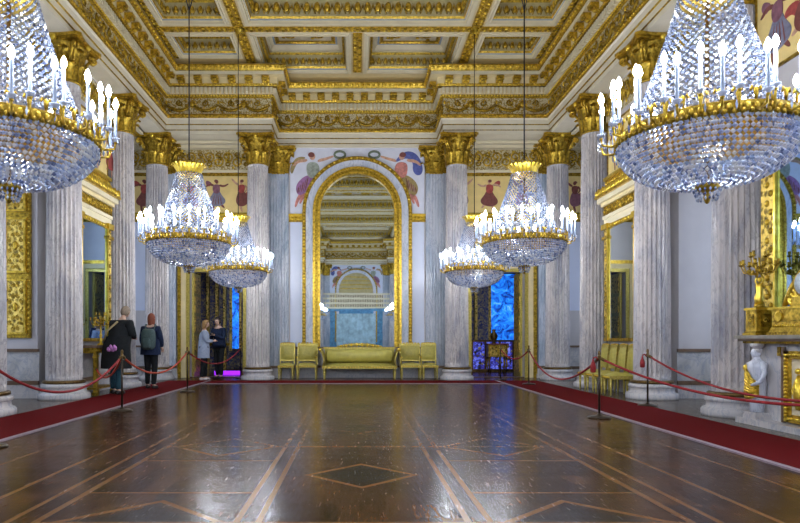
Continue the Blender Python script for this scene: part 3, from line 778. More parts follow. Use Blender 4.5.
# spandrel paintings: two flying figures holding wreaths
def flyer(x, flip, pal, lab):
    r = empty('spandrel_painting', (x, FARY, 5.08))
    b_ = MB(); e = .0
    def pg(pts, m_, d=0): pts = chaikin(pts); b_.prism([(flip*p[0], p[1]) for p in (pts if flip > 0 else pts[::-1])], -.008-d*.002, 0, m_)
    c0, c1, c2 = pal
    # legs and feet trailing down
    pg([(-.34, .42), (-.44, .26), (-.50, .02), (-.44, .0), (-.36, .2), (-.22, .38)], 'fig_rose')
    pg([(-.25, .45), (-.30, .3), (-.36, .12), (-.31, .1), (-.22, .26), (-.14, .42)], 'fig_rose')
    # skirt
    pg([(-.02, .98), (-.22, .92), (-.42, .72), (-.46, .5), (-.36, .34), (-.2, .42), (-.04, .56), (.10, .74), (.14, .92)], c1, 1)
    for q in range(5): pg([(-.10-.07*q, .90-.07*q), (-.07-.07*q, .88-.07*q), (-.16-.055*q, .50-.02*q), (-.19-.055*q, .52-.02*q)], 'fig_plum' if q % 2 else 'fig_brown', 2)
    # torso
    pg([(-.12, 1.34), (-.14, 1.1), (-.08, .9), (.1, .86), (.24, .96), (.26, 1.2), (.16, 1.36)], c0, 2)
    # arms
    pg([(.18, 1.34), (.42, 1.40), (.68, 1.50), (.68, 1.56), (.42, 1.48), (.22, 1.44)], 'fig_skin', 3)
    pg([(-.12, 1.36), (-.36, 1.34), (-.52, 1.22), (-.56, 1.27), (-.38, 1.43), (-.1, 1.45)], 'fig_skin', 3)
    pg([(.04+.09*cos(a*pi/6), 1.52+.105*sin(a*pi/6)) for a in range(12)], 'fig_skin', 3)
    pg([(.01+.10*cos(a*pi/6), 1.57+.08*sin(a*pi/6)) for a in range(12)], 'fig_brown', 4)
    b_.build('painted_figure', r)
    b_ = MB()
    if flip < 0: pg([(.3, 1.3), (.05, 1.62), (-.2, 1.70), (-.46, 1.56), (-.60, 1.2), (-.56, .98), (-.4, .95), (-.28, 1.1), (-.3, 1.35), (-.1, 1.5)], c2)
    else: pg([(-.1, 1.5), (-.4, 1.52), (-.56, 1.34), (-.64, 1.1), (-.56, .98), (-.5, 1.15), (-.4, 1.34)], c2)
    b_.build('painted_drapery', r, (0, .004, 0))
    b_ = MB(); pts = [(flip*(.86+.16*cos(2*pi*k/16)), -.02, 1.57+.10*sin(2*pi*k/16)) for k in range(17)]
    b_.tube(pts, .035, 6, 'fig_green'); b_.build('painted_wreath', r)
    tag(r, lab, 'painting')
flyer(-1.38, 1, ('fig_grey', 'fig_violet', 'fig_olive'), 'painted flying woman in grey top and violet skirt holding a wreath beside the arch')
flyer(1.37, -1, ('fig_rose', 'fig_olive', 'fig_blue'), 'painted flying woman with billowing blue cloak holding a wreath beside the arch')

for o_ in [o_ for o_ in COL.objects if o_.name.startswith('spandrel_painting')]:
    c = copy_tree(o_); c.location = (-o_.location.x, NEARY, 5.08); c.rotation_euler.z = pi
    tag(c, 'painted flying figure with wreath at the opposite end, seen only in the arched mirror', 'painting', 'spandrel paintings seen in the arched mirror')
# arched mirror
SPR, ZB = 4.95, .92
def archpath(R, zb=ZB, n=28):
    return [(-R, zb)] + [(R*cos(pi - pi*k/n), SPR + R*sin(pi*k/n)) for k in range(n+1)] + [(R, zb)]
def archring(mb, R0, R1, y0, y1, m_, zb=ZB):
    a, b_ = archpath(R0, zb), archpath(R1, zb); n = len(a)
    v = [(p[0], y0, p[1]) for p in a] + [(p[0], y0, p[1]) for p in b_] + [(p[0], y1, p[1]) for p in a] + [(p[0], y1, p[1]) for p in b_]
    f = []
    for i in range(n-1): f += [(i, n+i, n+i+1, i+1), (2*n+i+1, 3*n+i+1, 3*n+i, 2*n+i), (n+i, 3*n+i, 3*n+i+1, n+i+1), (i+1, 2*n+i+1, 2*n+i, i)]
    mb.add(v, f, m_)
am = empty('arched_mirror', (0, FARY, 0))
mb = MB(); pa = archpath(1.12); mb.prism([(p[0], p[1]) for p in pa], -.05, -.03, 'mirror'); mb.build('mirror_glass', am)
mb = MB(); archring(mb, 1.10, 1.17, -.16, 0, 'gold'); archring(mb, 1.17, 1.25, -.12, 0, 'gold_deep'); archring(mb, 1.25, 1.32, -.15, 0, 'gold'); mb.build('frame', am)
tag(am, 'tall arched mirror in a gilt frame above the long gilt sofa', 'mirror')
mb = MB()
archring(mb, 1.32, 1.53, -.07, 0, 'marble_white'); archring(mb, 1.53, 1.63, -.12, 0, 'gold_deep')
pts = archpath(1.58)
full = []
for i in range(len(pts)-1):
    a, b_ = Vector(pts[i]), Vector(pts[i+1]); n = max(1, int((b_-a).length/.10))
    for q in range(n): full.append(a.lerp(b_, q/n))
for p in full: mb.ball((p.x, -.125, p.y), .036, 'gold_bright', 6, 4)
s1 = struct(mb.build('trim_10'), 'marble arch band with beaded gilt edge around the mirror'); s1.location = (0, FARY, 0)
s2 = s1.copy(); COL.objects.link(s2); s2.location = (0, NEARY, 0); s2.rotation_euler.z = pi; s2.name = 'trim_11'

# opposite end of the hall, seen in the mirror
XN = T(0, NEARY, 0, pi)
mb = MB(); mb.prism([(p[0], p[1]) for p in archpath(1.32, 4.7)], -.03, 0, 'coffer_bg', XN)
for q in range(4): mb.box((-1.2, -.06, 5.0+.3*q), (1.2, 0, 5.06+.3*q), 'gold', XN)
for k in range(-24, 25):                                    # gilt gallery grille
    mb.box((k*.13-.028, -.14, 3.5), (k*.13+.028, -.1, 4.6), 'white', XN)
for z in (3.5, 3.85, 4.2, 4.55): mb.box((-3.1, -.16, z), (3.1, -.1, z+.13), 'white', XN)
mb.box((-3.1, -.08, 3.5), (3.1, 0, 4.6), 'brown_rail', XN)
mb.box((-3.1, -.2, 3.3), (3.1, 0, 3.5), 'blue_silk', XN)
mb.box((-3.1, -.06, 0), (3.1, 0, 3.3), 'blue_silk', XN)
struct(mb.build('trim_12'), 'gallery grille above blue hangings at the opposite end')
def curtain(x0, x1, z0, z1, m_, pl, amp, y=.2):
    b_ = MB(); n = int((x1-x0)/pl*6); v = []
    for z in (z0, (z0+z1)/2, z1):
        for i in range(n+1):
            xx = x0+(x1-x0)*i/n; v.append((xx, -y + amp*sin(2*pi*(xx-x0)/pl), z))
    b_.add(v, [(r_*(n+1)+i, r_*(n+1)+i+1, (r_+1)*(n+1)+i+1, (r_+1)*(n+1)+i) for r_ in range(2) for i in range(n)], m_, True, XN)
    return b_
o = curtain(-1.5, 1.5, .05, 3.1, 'drape', .5, .06, .3).build('wall_hanging'); tag(o, 'pale blue draped hanging at the opposite end, seen low in the arched mirror', 'curtain')

# doorways
for i, sg in enumerate((-1, 1)):
    r = struct(empty('door_%d' % (i+1), (sg*(DX0+DX1)/2, FARY, 0)))
    hw = (DX1-DX0)/2
    b_ = MB()
    for s_ in (-1, 1):
        for d0_, d1_, dep, mt in ((0, .10, .05, 'gold_olive'), (.10, .24, .09, 'cream'), (.24, .34, .12, 'gold')):
            x0, x1 = sorted((s_*(hw+d0_), s_*(hw+d1_))); b_.box((x0, -dep, 0), (x1, 0, DH+d0_), mt)
    for d0_, d1_, dep, mt in ((0, .10, .05, 'gold_olive'), (.10, .24, .09, 'cream'), (.24, .34, .12, 'gold')):
        b_.box((-hw-d1_, -dep, DH+d0_), (hw+d1_, 0, DH+d1_), mt)
    b_.build('door_frame', r)
    # outer leaf folded back into the next room, carved in relief
    b_ = MB(); xo = sg*hw
    b_.box((xo-sg*.06, .25, 0), (xo, 1.05, DH), 'gold_olive')
    for q in range(5):
        b_.box((xo-sg*.08, .33, .15+q*.6), (xo-sg*.06, .97, .65+q*.6), 'gilt_relief')
    b_.build('door_leaf', r)
    b_ = MB(); b_.box((-xo, .25, 0), (-xo+sg*.06, .95, DH), 'gold_olive')
    for q in range(5): b_.box((-xo+sg*.06, .33, .15+q*.6), (-xo+sg*.08, .87, .65+q*.6), 'gilt_relief')
    b_.build('door_leaf', r)
    b_ = MB(); b_.box((-hw, .02, -.0), (hw, .24, .02), 'brown_rail'); b_.build('door_sill', r)

# the blue-lit room beyond
def lit_window(x0, x1, z0, z1, y, lab, idx):
    r = empty('window_%d' % idx, ((x0+x1)/2, y, z0)); struct(r, lab); hw = (x1-x0)/2; h_ = z1-z0
    b_ = MB(); b_.box((-hw, -.02, 0), (hw, 0, h_), 'glow_blue'); b_.build('pane', r)
    b_ = MB()
    for s_ in (-1, 1): b_.box((s_*hw-.05, -.08, -.05), (s_*hw+.05, 0, h_+.05), 'gilt_relief')
    for z in (0, h_): b_.box((-hw, -.06, z-.03), (hw, -.02, z+.03), 'bronze')
    b_.build('window_frame', r)
lit_window(5.15, 6.2, 1.05, 3.7, 24.5, 'bright blue lit window in the next room', 20)
lit_window(-4.78, -4.42, .75, 3.6, 24.0, 'narrow blue lit window strip in the next room', 21)
mb = MB()
for xx in (-6.1, -5.75, -5.4, -5.1, -3.85, 3.9, 4.25, 4.6): mb.box((xx-.05, 24.3, 0), (xx+.05, 24.5, 4.4), 'gilt_relief')
mb.box((-8, 24.25, 4.3), (8, 24.5, 4.5), 'gold_deep'); mb.box((-8, 24.3, .9), (8, 24.5, 1.0), 'gold_deep')
struct(mb.build('trim_13'))
# added case; its glow stands in for violet-blue reflections past the bright doorway
dc = empty('reflection_case', (4.75, 22.3, 0))
mb = MB(); mb.box((-.75, -.25, 0), (.75, .25, .10), 'bronze'); mb.box((-.75, -.25, 1.05), (.75, .25, 1.12), 'bronze')
for sx in (-.72, -.25, .25, .72): mb.box((sx-.03, -.25, .1), (sx+.03, -.19, 1.05), 'bronze')
mb.build('frame', dc)
mb = MB()
random.seed(3)
mb.box((-.70, -.16, .1), (.70, .2, 1.05), 'glow_blue2'); mb.build('reflection_glow', dc)
mb = MB()
for k in range(60):
    xx = random.uniform(-.68, .68); zz = random.uniform(.15, 1.0); mb.ball((xx, -.18, zz), (random.uniform(.02, .07), .02, random.uniform(.02, .06)), random.choice(('cream', 'fig_violet', 'bronze', 'fig_blue')), 6, 4)
mb.build('added_case_ornament', dc)['kind'] = 'stuff'
tag(dc, 'case added for blue and violet reflections beyond the bright blue doorway', 'display case')
cb = empty('carved_cabinet', (4.72, 21.3, 0))
mb = MB(); mb.box((-.32, -.2, .55), (.32, .2, .95), 'gold_deep'); mb.box((-.36, -.24, .95), (.36, .24, 1.0), 'fig_brown')
mb.box((-.27, -.22, .6), (-.03, -.2, .9), 'gilt_relief'); mb.box((.03, -.22, .6), (.27, -.2, .9), 'gilt_relief'); mb.build('body', cb)
for sx in (-1, 1):
    for sy in (-1, 1): mb = MB(); mb.tube([(sx*.27, sy*.15, .56), (sx*.30, sy*.17, .3), (sx*.25, sy*.14, 0)], [.035, .03, .02], 6, 'gold_deep'); mb.build('leg', cb)
tag(cb, 'small carved dark brown cabinet standing inside the bright blue doorway', 'cabinet')
mb = MB(); mb.lathe([(.001, 0), (.09, 0), (.05, .05), (.12, .18), (.13, .28), (.05, .4), (.07, .46), (.04, .48), (.001, .46)], 16, 'bronze')
tag(mb.build('vase', None, (4.62, 21.3, 1.0)), 'dark vase standing on the small carved cabinet', 'vase')
mb = MB(); mb.box((-.42, -.05, 0), (.42, .05, .12), 'glow_purple'); o = mb.build('light_strip', None, (-4.18, 20.4, .0)); tag(o, 'glowing purple light strip on the floor beyond the doorway with the couple', 'lamp')

# ------------------------------------------------------------------ mirrors between the side columns
def wall_mirror(sg, y0, y1, lab, header=True, z0=1.17, z1=3.68, fw=.26, glass='mirror'):
    X = T(sg*5.8, 0, 0, -sg*pi/2)
    a, b_ = (-y1, -y0) if sg > 0 else (y0, y1)
    r = empty('wall_mirror', (sg*5.8, 0, 0), -sg*pi/2)
    m1 = MB(); m1.box((a+fw*.6, -.095, z0), (b_-fw*.6, -.08, z1), glass); m1.build('mirror_glass', r)
    m1 = MB()
    for xx, s_ in ((a, 1), (b_, -1)):
        x0, x1 = sorted((xx, xx+s_*fw)); xi = xx+s_*fw
        m1.box((x0, -.10, z0-.06), (x1, 0, z1+.05), 'gilt_relief')
        m1.box((min(xi, xi-s_*.04), -.13, z0-.06), (max(xi, xi-s_*.04), 0, z1), 'gold_bright')
        m1.box((x0-.03, -.16, z1-.02), (x1+.03, 0, z1+.10), 'gold_bright'); m1.box((x0-.02, -.15, z1-.25), (x1+.02, 0, z1-.18), 'gold_deep')
        for q in range(int((z1-z0)/.13)):
            m1.ball(((x0+x1)/2+.04*(-1)**q, -.10, z0+.1+q*.13), (.05, .03, .05), 'gold' if q % 2 else 'gold_deep', 6, 4)
    m1.box((a, -.11, z1-.02), (b_, 0, z1+.08), 'gold'); m1.box((a, -.11, z0-.07), (b_, 0, z0), 'gold')
    for q in range(int((b_-a)/.14)): m1.ball((a+.07+q*.14, -.11, z1+.03), (.05, .03, .04), 'gold_bright', 6, 4)
    m1.build('frame', r)
    tag(r, lab, 'mirror')
    if header:
        h_ = MB()
        h_.box((a-.12, -.06, z1+.1), (b_+.12, 0, 3.92), 'white', X)
        h_.box((a-.12, -.09, 3.92), (b_+.12, 0, 4.00), 'white', X)
        h_.box((a-.10, -.07, 4.00), (b_+.10, 0, 4.22), 'gold_deep', X); scrollband(h_, a-.08, b_+.08, 4.0, 4.22, T(sg*5.8-sg*.06, 0, 0, -sg*pi/2), .3)
        h_.box((a-.14, -.12, 4.22), (b_+.14, 0, 4.30), 'cream', X); h_.box((a-.18, -.20, 4.30), (b_+.18, 0, 4.40), 'white', X)
        h_.box((a-.18, -.26, 4.40), (b_+.18, 0, 4.46), 'gold', X)
        n = int((b_-a+.4)/.12)
        for q in range(n): h_.ball((a-.2+(b_-a+.4)*(q+.5)/n, -.22, 4.53), (.055, .04, .07+.03*(q % 2)), 'gold_bright', 6, 5, X)
        h_.box((a-.2, -.2, 4.46), (b_+.2, -.1, 4.56), 'gold', X)
        o = h_.build('mirror_header', None); tag(o, 'white and gilt carved header shelf above the wall mirror ' + ('over the gilt chairs' if sg > 0 else 'over the console table'), 'overmantel')
wall_mirror(-1, 12.76, 14.6, 'gilt framed wall mirror with blue reflections behind the console table', glass='mirror_blue')
wall_mirror(1, 12.76, 14.6, 'gilt framed wall mirror above the row of gilt chairs')
wall_mirror(1, 6.2, 8.95, 'large gilt framed mirror above the fireplace mantel, behind the clock', False, 1.25, 4.1, .34, 'mirror_blue')

# carved gilded wall panel facing the hall, in the recess
gp = empty('gilded_wall_panel', (-6.64, 12.28, 1.17))
mb = MB(); W_ = .29; H_ = 3.6
mb.box((-W_, -.05, 0), (W_, 0, H_), 'gold_deep'); mb.build('board', gp)
mb = MB()
for k in range(3):
    z0 = .10 + k*1.19; mb.box((-W_+.10, -.065, z0), (W_-.10, -.05, z0+1.0), 'gilt_relief')
    for zz in (z0-.03, z0+1.0): mb.box((-W_+.06, -.09, zz), (W_-.06, -.05, zz+.04), 'gold')
    for s_ in (-1, 1):
        mb.box((s_*(W_-.10)-.02, -.09, z0), (s_*(W_-.10)+.02, -.05, z0+1.0), 'gold')
        for q in range(9):
            mb.tube(spiral(s_*(.05+.07*(q % 2)), z0+.09+q*.104, .048, 1.4, 10, pi/2, -.07, s_), .010, 4, 'gold')
    mb.ball((0, -.07, z0+.5), (.05, .03, .09), 'gold', 8, 5)
mb.build('relief', gp)
mb = MB()
n = 34
for s_ in (-1, 1):
    for q in range(n): mb.ball((s_*(W_-.035), -.05, .06+q*(H_-.12)/(n-1)), (.03, .025, .04), 'gold', 5, 4)
mb.build('border', gp)
tag(gp, 'tall carved gilded wall panel in relief on the recess wall behind the near rope', 'wall panel')

# ------------------------------------------------------------------ chandeliers
def make_chandelier():
    r = empty('chandelier')
    # crystal strings of the tent (concave cone) and bowl
    t_ = MB(); NS = 44
    def tent_r(z): u = (z-.12)/(1.16-.12); return .22 + .35*(1-u)**1.15
    rows = 36
    for j in range(rows):
        z = .12 + (1.16-.12)*j/(rows-1); R_ = tent_r(z); n = NS if j < rows*.62 else NS*2//3
        for i in range(n):
            a = 2*pi*(i + (j % 2)*.5)/n; s_ = .0175*(.75+.5*R_/.5)
            t_.octa((R_*cos(a), R_*sin(a), z), s_, .017, 'crystal_dim')
    t_.build('crystal_tent', r)['kind'] = 'stuff'
    t_ = MB(); rows = 15
    for j in range(rows):
        ph = (j/(rows-1))*pi*.46; R_ = .665*cos(ph)**.9 + .02; z = -.05 - .36*sin(ph)**1.0
        n = max(12, int(2*pi*R_/.042))
        for i in range(n):
            a = 2*pi*(i+(j % 2)*.5)/n; s_ = .022 if j < 11 else .018
            t_.octa((R_*cos(a), R_*sin(a), z), s_, .021, 'crystal_lit')
            t_.octa(((R_-.035)*cos(a+.03), (R_-.035)*sin(a+.03), z+.012), s_, .021, 'crystal_lit')
    t_.build('crystal_bowl', r)['kind'] = 'stuff'
    t_ = MB()
    for i in range(48):
        a = 2*pi*i/48
        for q in range(3): t_.octa((.70*cos(a), .70*sin(a), -.05-.04*q), .010, .019, 'crystal')
        if i % 2: t_.octa((.76*cos(a), .76*sin(a), .0), .012, .04, 'crystal')
        # festoons above the rim
        for q in range(5):
            b_ = a + 2*pi/48*q/5; t_.octa((.60*cos(b_), .60*sin(b_), .16-.06*sin(pi*q/5)), .012, .014, 'crystal')
    for i in range(16):
        a = 2*pi*i/16
        for q in range(3): t_.octa(((.10-.012*q)*cos(a), (.10-.012*q)*sin(a), -.45-.034*q), .013, .019, 'crystal')
    t_.build('crystal_fringe', r)['kind'] = 'stuff'
    # gilded rim with leaf crest
    t_ = MB(); t_.lathe([(.655, -.05), (.69, -.045), (.70, -.01), (.685, .02), (.70, .05), (.675, .06), (.65, .05), (.655, -.05)], 72, 'gold_deep')
    for i in range(72):
        a = 2*pi*i/72
        t_.ball((.70*cos(a), .70*sin(a), .005), (.022, .022, .03), random.choice(('gold', 'gold_deep', 'gold_bright')), 5, 4)
        t_.ball((.705*cos(a+.04), .705*sin(a+.04), -.03), (.018, .018, .022), 'gold_deep', 5, 4)
        if i % 2 == 0:
            for s_ in (-1, 1):
                t_.tube([( .69*cos(a+s_*u_*.05), .69*sin(a+s_*u_*.05), .05+.10*sin(pi*u_*.7)) for u_ in (0, .4, .8, 1.1)], .010, 4, 'gold_bright' if i % 4 else 'gold_deep')
            t_.ball((.69*cos(a), .69*sin(a), .12), (.014, .014, .03), 'gold_bright', 5, 4)
    t_.build('gilt_rim', r)
    # crown of leaves
    t_ = MB(); t_.lathe([(.19, 1.15), (.22, 1.16), (.22, 1.20), (.17, 1.22)], 24, 'gold')
    for i in range(20):
        a = 2*pi*i/20
        pts = [(.18, 1.19), (.21, 1.27), (.25, 1.34), (.29, 1.37), (.30, 1.34)]
        wd = [.024, .032, .030, .02, .008]
        v = []
        for (rr, zz), ww in zip(pts, wd):
            da = ww/rr; v += [(rr*cos(a-da), rr*sin(a-da), zz), ((rr+.012)*cos(a), (rr+.012)*sin(a), zz), (rr*cos(a+da), rr*sin(a+da), zz)]
        t_.add(v, [(k*3+q, k*3+q+1, k*3+q+4, k*3+q+3) for k in range(4) for q in range(2)], 'gold_bright', True)
    t_.lathe([(.001, 1.40), (.03, 1.38), (.05, 1.30), (.04, 1.22), (.17, 1.18)], 12, 'gold_deep')
    t_.build('crown', r, (0, 0, -.04))
    t_ = MB(); t_.lathe([(.001, -.56), (.015, -.55), (.03, -.51), (.02, -.47), (.06, -.45), (.10, -.43), (.09, -.40), (.001, -.39)], 16, 'gold_deep'); t_.build('finial', r)
    # internal stem and spokes
    t_ = MB(); t_.tube([(0, 0, -.4), (0, 0, 1.3)], .018, 8, 'bronze')
    for i in range(6): a = pi/3*i; t_.tube([(0, 0, .0), (.66*cos(a), .66*sin(a), .0)], .008, 5, 'bronze')
    t_.build('stem', r)
    # candle arms: sleeve with bulb and gilded arm as sub-parts
    sl = MB(); sl.lathe([(.012, 0), (.014, .01), (.0135, .25), (.010, .262)], 8, 'candle')
    bl = MB(); bl.lathe([(.001, 0), (.011, .004), (.023, .028), (.022, .052), (.012, .08), (.001, .098)], 8, 'bulb')
    def arm_mb(rout, zc):
        g = MB(); d = rout-.68
        g.tube([(-d, 0, -zc+.0), (-d*.6, 0, -zc-.035), (-.01, 0, -zc-.02), (.0, 0, -.03), (0, 0, 0)], [.012, .011, .010, .009, .010], 5, 'gold')
        g.lathe([(.008, -.035), (.02, -.02), (.036, -.006), (.038, .004), (.012, .006)], 10, 'crystal' )
        g.lathe([(.006, -.05), (.016, -.035), (.010, -.02)], 8, 'gold_deep')
        for q in range(4): g.octa((.034*cos(q*pi/2+.6), .034*sin(q*pi/2+.6), -.035), .006, .022, 'crystal')
        return g
    kinds = [(.83, .07), (.72, .15)]
    first = {}
    for kk, (ro, zc) in enumerate(kinds):
        for i in range(18):
            a = 2*pi*(i+.5*kk)/18
            if kk not in first:
                s0 = sl.build('candle', r); bb = bl.build('bulb', s0, (0, 0, .262)); aa = arm_mb(ro, zc).build('arm', s0); first[kk] = s0
                c = s0
            else: c = copy_tree(first[kk], r)
            c.location = (ro*cos(a), ro*sin(a), zc); c.rotation_euler.z = a
    return r
chp = make_chandelier()
ROD = {}
CHZ = 2.83
chs = [(-2.93, 5.24, 'very large crystal chandelier cut by the picture edge over the near rope'),
       (2.87, 5.24, 'very large crystal chandelier hanging near the fireplace'),
       (-2.93, 10.92, 'crystal chandelier of middle size above the auburn-haired woman and the couple'),
       (2.87, 10.92, 'crystal chandelier of middle size just before the far gilt chairs and blue doorway'),
       (-2.93, 15.5, 'smallest crystal chandelier, in front of the column beside the couple'),
       (2.87, 15.5, 'smallest crystal chandelier, in front of the blue-veined column'),
       (-2.9, -1.0, None), (2.9, -1.0, None), (-2.9, -6.9, None), (2.9, -6.9, None)]
for i, (x_, y_, lab) in enumerate(chs):
    o = chp if i == 0 else copy_tree(chp); o.location = (x_, y_, CHZ); o.rotation_euler.z = i*.13
    rod = MB(); H_ = ZC-CHZ-.03
    if abs(y_-10.92) < .1:
        rod.tube([(0, 0, 1.38), (0, 0, 4.05)], .012, 6, 'black')
        for s_ in (-1, 1): rod.tube([(0, 0, 4.0), (s_*.20, 0, 4.75), (s_*.22, 0, H_)], .010, 5, 'black')
        rod.tube([(-.19, 0, 4.7), (.19, 0, 4.7)], .008, 5, 'black')
    else: rod.tube([(0, 0, 1.38), (0, 0, H_)], .010, 6, 'black')
    rod.lathe([(.001, H_-.12), (.05, H_-.10), (.10, H_-.02), (.12, H_)], 16, 'gold_bright')
    rod.build('rod', o)
    l = bpy.data.lights.new('added_bowl_light', 'POINT'); l.energy = CH_POWER*.18; l.color = (.85, .92, 1); l.shadow_soft_size = .08  # unseen point light added to make the bowl crystals shine
    lo = bpy.data.objects.new('added_bowl_light', l); COL.objects.link(lo); lo.parent = o; lo.location = (0, 0, -.16)
    tag(o, lab or 'crystal chandelier hanging near the opposite end, seen only as reflected sparkle', 'chandelier', 'crystal chandeliers along the hall' if lab else 'chandeliers near the opposite end of the hall')

# ------------------------------------------------------------------ carpets
def carpet(x0, y0, x1, y1, lab, edge):
    r = empty('carpet', ((x0+x1)/2, (y0+y1)/2, 0)); hx, hy = (x1-x0)/2, (y1-y0)/2
    b_ = MB(); b_.box((-hx, -hy, 0.0), (hx, hy, .014), 'carpet'); b_.build('pile', r)
    b_ = MB()
    if edge == 'x+': b_.box((hx, -hy, 0), (hx+.06, hy, .018), 'carpet_edge')
    if edge == 'x-': b_.box((-hx-.06, -hy, 0), (-hx, hy, .018), 'carpet_edge')
    if edge == 'y-': b_.box((-hx, -hy-.04, 0), (hx, -hy, .016), 'carpet_edge')
    b_.build('edging', r); tag(r, lab, 'carpet', 'red carpet runners')
carpet(-5.18, .6, -4.06, 17.3, 'long red carpet runner passing the console table and visitors', 'x+')
carpet(3.82, .6, 4.92, 17.3, 'long red carpet runner passing the fireplace and row of chairs', 'x-')
carpet(-4.0, 16.2, 3.76, 17.3, 'red carpet runner laid across the far end before the sofa', 'y-')

# ------------------------------------------------------------------ seating
def make_chair(arms=True, w=.60, oval=False):
    r = empty('armchair' if arms else 'side_chair'); hw = w/2; D = .27
    b_ = MB(); b_.box((-hw, -D, .33), (hw, D, .40), 'gold_olive')
    for k in range(9): b_.ball((-hw+.03+k*(w-.06)/8, -D-.005, .365), (.02, .015, .02), 'gold_bright', 5, 4)
    b_.build('seat_frame', r)
    b_ = MB()
    v = []; n = 6
    for i in range(n+1):
        for j in range(n+1):
            u_, q = i/n, j/n; v.append((-hw+.02+(w-.04)*u_, -D+.01+(2*D-.02)*q, .40+.07*(sin(pi*u_)*sin(pi*q))**.4))
    b_.add(v, [(i*(n+1)+j, (i+1)*(n+1)+j, (i+1)*(n+1)+j+1, i*(n+1)+j+1) for i in range(n) for j in range(n)], 'uphol', True); b_.build('seat', r)
    b_ = MB(); X = Matrix.Translation((0, D-.03, .40)) @ Matrix.Rotation(-.10, 4, 'X')
    for s_ in (-1, 1): b_.box((s_*hw-.03 if s_ > 0 else -hw, -.025, 0), (hw if s_ > 0 else -hw+.03, .03, .60), 'gold_olive', X)
    b_.box((-hw, -.025, .56), (hw, .03, .62), 'gold_olive', X); b_.box((-hw, -.025, .10), (hw, .03, .14), 'gold_olive', X)
    for k in range(7): b_.ball((-hw+.05+k*(w-.1)/6, 0, .63+.012*sin(pi*k/6)), (.035, .03, .02), 'gold_bright', 6, 4, X)
    b_.build('back_frame', r)
    b_ = MB()
    v = []
    for i in range(n+1):
        for j in range(n+1):
            u_, q = i/n, j/n; v.append((-hw+.03+(w-.06)*u_, -.02-.05*(sin(pi*u_)*sin(pi*q))**.4, .14+.42*q))
    fs = [(i*(n+1)+j, i*(n+1)+j+1, (i+1)*(n+1)+j+1, (i+1)*(n+1)+j) for i in range(n) for j in range(n)]
    b_.add(v, fs, 'uphol', True, X); b_.box((-hw+.03, -.02, .14), (hw-.03, .02, .56), 'uphol', X); b_.build('backrest', r)
    for sx in (-1, 1):
        for sy in (-1, 1):
            b_ = MB(); b_.lathe([(.014, 0), (.018, .04), (.030, .26), (.024, .28), (.034, .30), (.034, .34)], 8, 'gold_olive', (sx*(hw-.035), sy*(D-.035), 0)); b_.build('leg', r)
        if arms:
            b_ = MB(); xx = sx*(hw-.02)
            b_.tube([(xx, -D+.05, .40), (xx, -D+.07, .55), (xx, -D+.04, .63)], [.018, .016, .02], 6, 'gold_olive')
            b_.tube([(xx, -D+.02, .63), (xx, -.05, .65), (xx, D-.06, .70)], [.024, .022, .02], 6, 'gold_olive'); b_.ball((xx, -D+.02, .625), .03, 'gold_bright', 6, 5)
            b_.build('armrest', r)
    return r
ac = make_chair(True, .60); sc_ = make_chair(False, .45)
YC = 18.3
def px2x(px, Y): return (px-355.5)*Y/F + CX
for k, (px, proto, lab) in enumerate(((307, ac, 'small gilt armchair next to the sofa, on the side of the couple'), (410.5, ac, 'small gilt armchair next to the sofa, on the blue doorway side'),
                          (286.5, sc_, 'gilt chair without arms, second from the sofa, beside the plain marble column'), (429.5, sc_, 'gilt chair without arms, second from the sofa, beside the blue-veined column'))):
    o = proto if k in (0, 2) else copy_tree(proto)
    yy = YC; o.location = (px2x(px, yy), yy, 0); tag(o, lab, 'chair', 'gilt chairs beside the sofa')
for k, (y_, lab) in enumerate(((12.95, 'gilt chair nearest the column and the black post in the row under the wall mirror'), (13.42, 'second gilt chair from the near column in the row under the wall mirror'),
                               (13.90, 'third gilt chair from the near column in the row under the wall mirror'), (14.38, 'gilt chair at the far end of the row under the wall mirror'))):
    if y_ < 13: rc_ = make_chair(False, .385)
    o = rc_ if y_ < 13 else copy_tree(rc_); o.location = (5.36, y_, 0); o.rotation_euler.z = -pi/2; tag(o, lab, 'chair', 'row of gilt chairs under the wall mirror')
# sofa
sf = empty('sofa', (px2x(359.5, YC), YC, 0)); hw = 1.07
mb = MB(); mb.box((-hw, -.32, .30), (hw, .30, .38), 'gold_olive')
for k in range(28): mb.ball((-hw+.04+k*(2*hw-.08)/27, -.325, .34), (.025, .015, .025), 'gold_bright', 5, 4)
mb.build('seat_frame', sf)
mb = MB(); n = 10; v = []
for i in range(n+1):
    for j in range(n+1):
        u_, q = i/n, j/n; v.append((-hw+.06+(2*hw-.12)*u_, -.31+.58*q, .38+.08*(sin(pi*u_)*sin(pi*q))**.3))
mb.add(v, [(i*(n+1)+j, (i+1)*(n+1)+j, (i+1)*(n+1)+j+1, i*(n+1)+j+1) for i in range(n) for j in range(n)], 'uphol', True); mb.build('seat', sf)
mb = MB(); mb.tube([(-hw+.12, .12, .66), (-hw+.15, .12, .66), (0, .12, .67), (hw-.15, .12, .66), (hw-.12, .12, .66)], [.10, .19, .20, .19, .10], 14, 'uphol_roll'); mb.build('bolster', sf)
mb = MB(); mb.box((-hw+.05, .20, .38), (hw-.05, .26, .86), 'uphol'); mb.box((-hw+.02, .19, .86), (hw-.02, .28, .91), 'gold_olive')
for k in range(17):
    u_ = (k-8)/8; mb.ball((u_*.62, .22, .93+.05*(1-u_*u_)), (.05, .03, .03+.03*(1-u_*u_)), 'gold_bright' if k % 2 else 'gold_olive', 6, 5)
mb.build('backrest', sf)
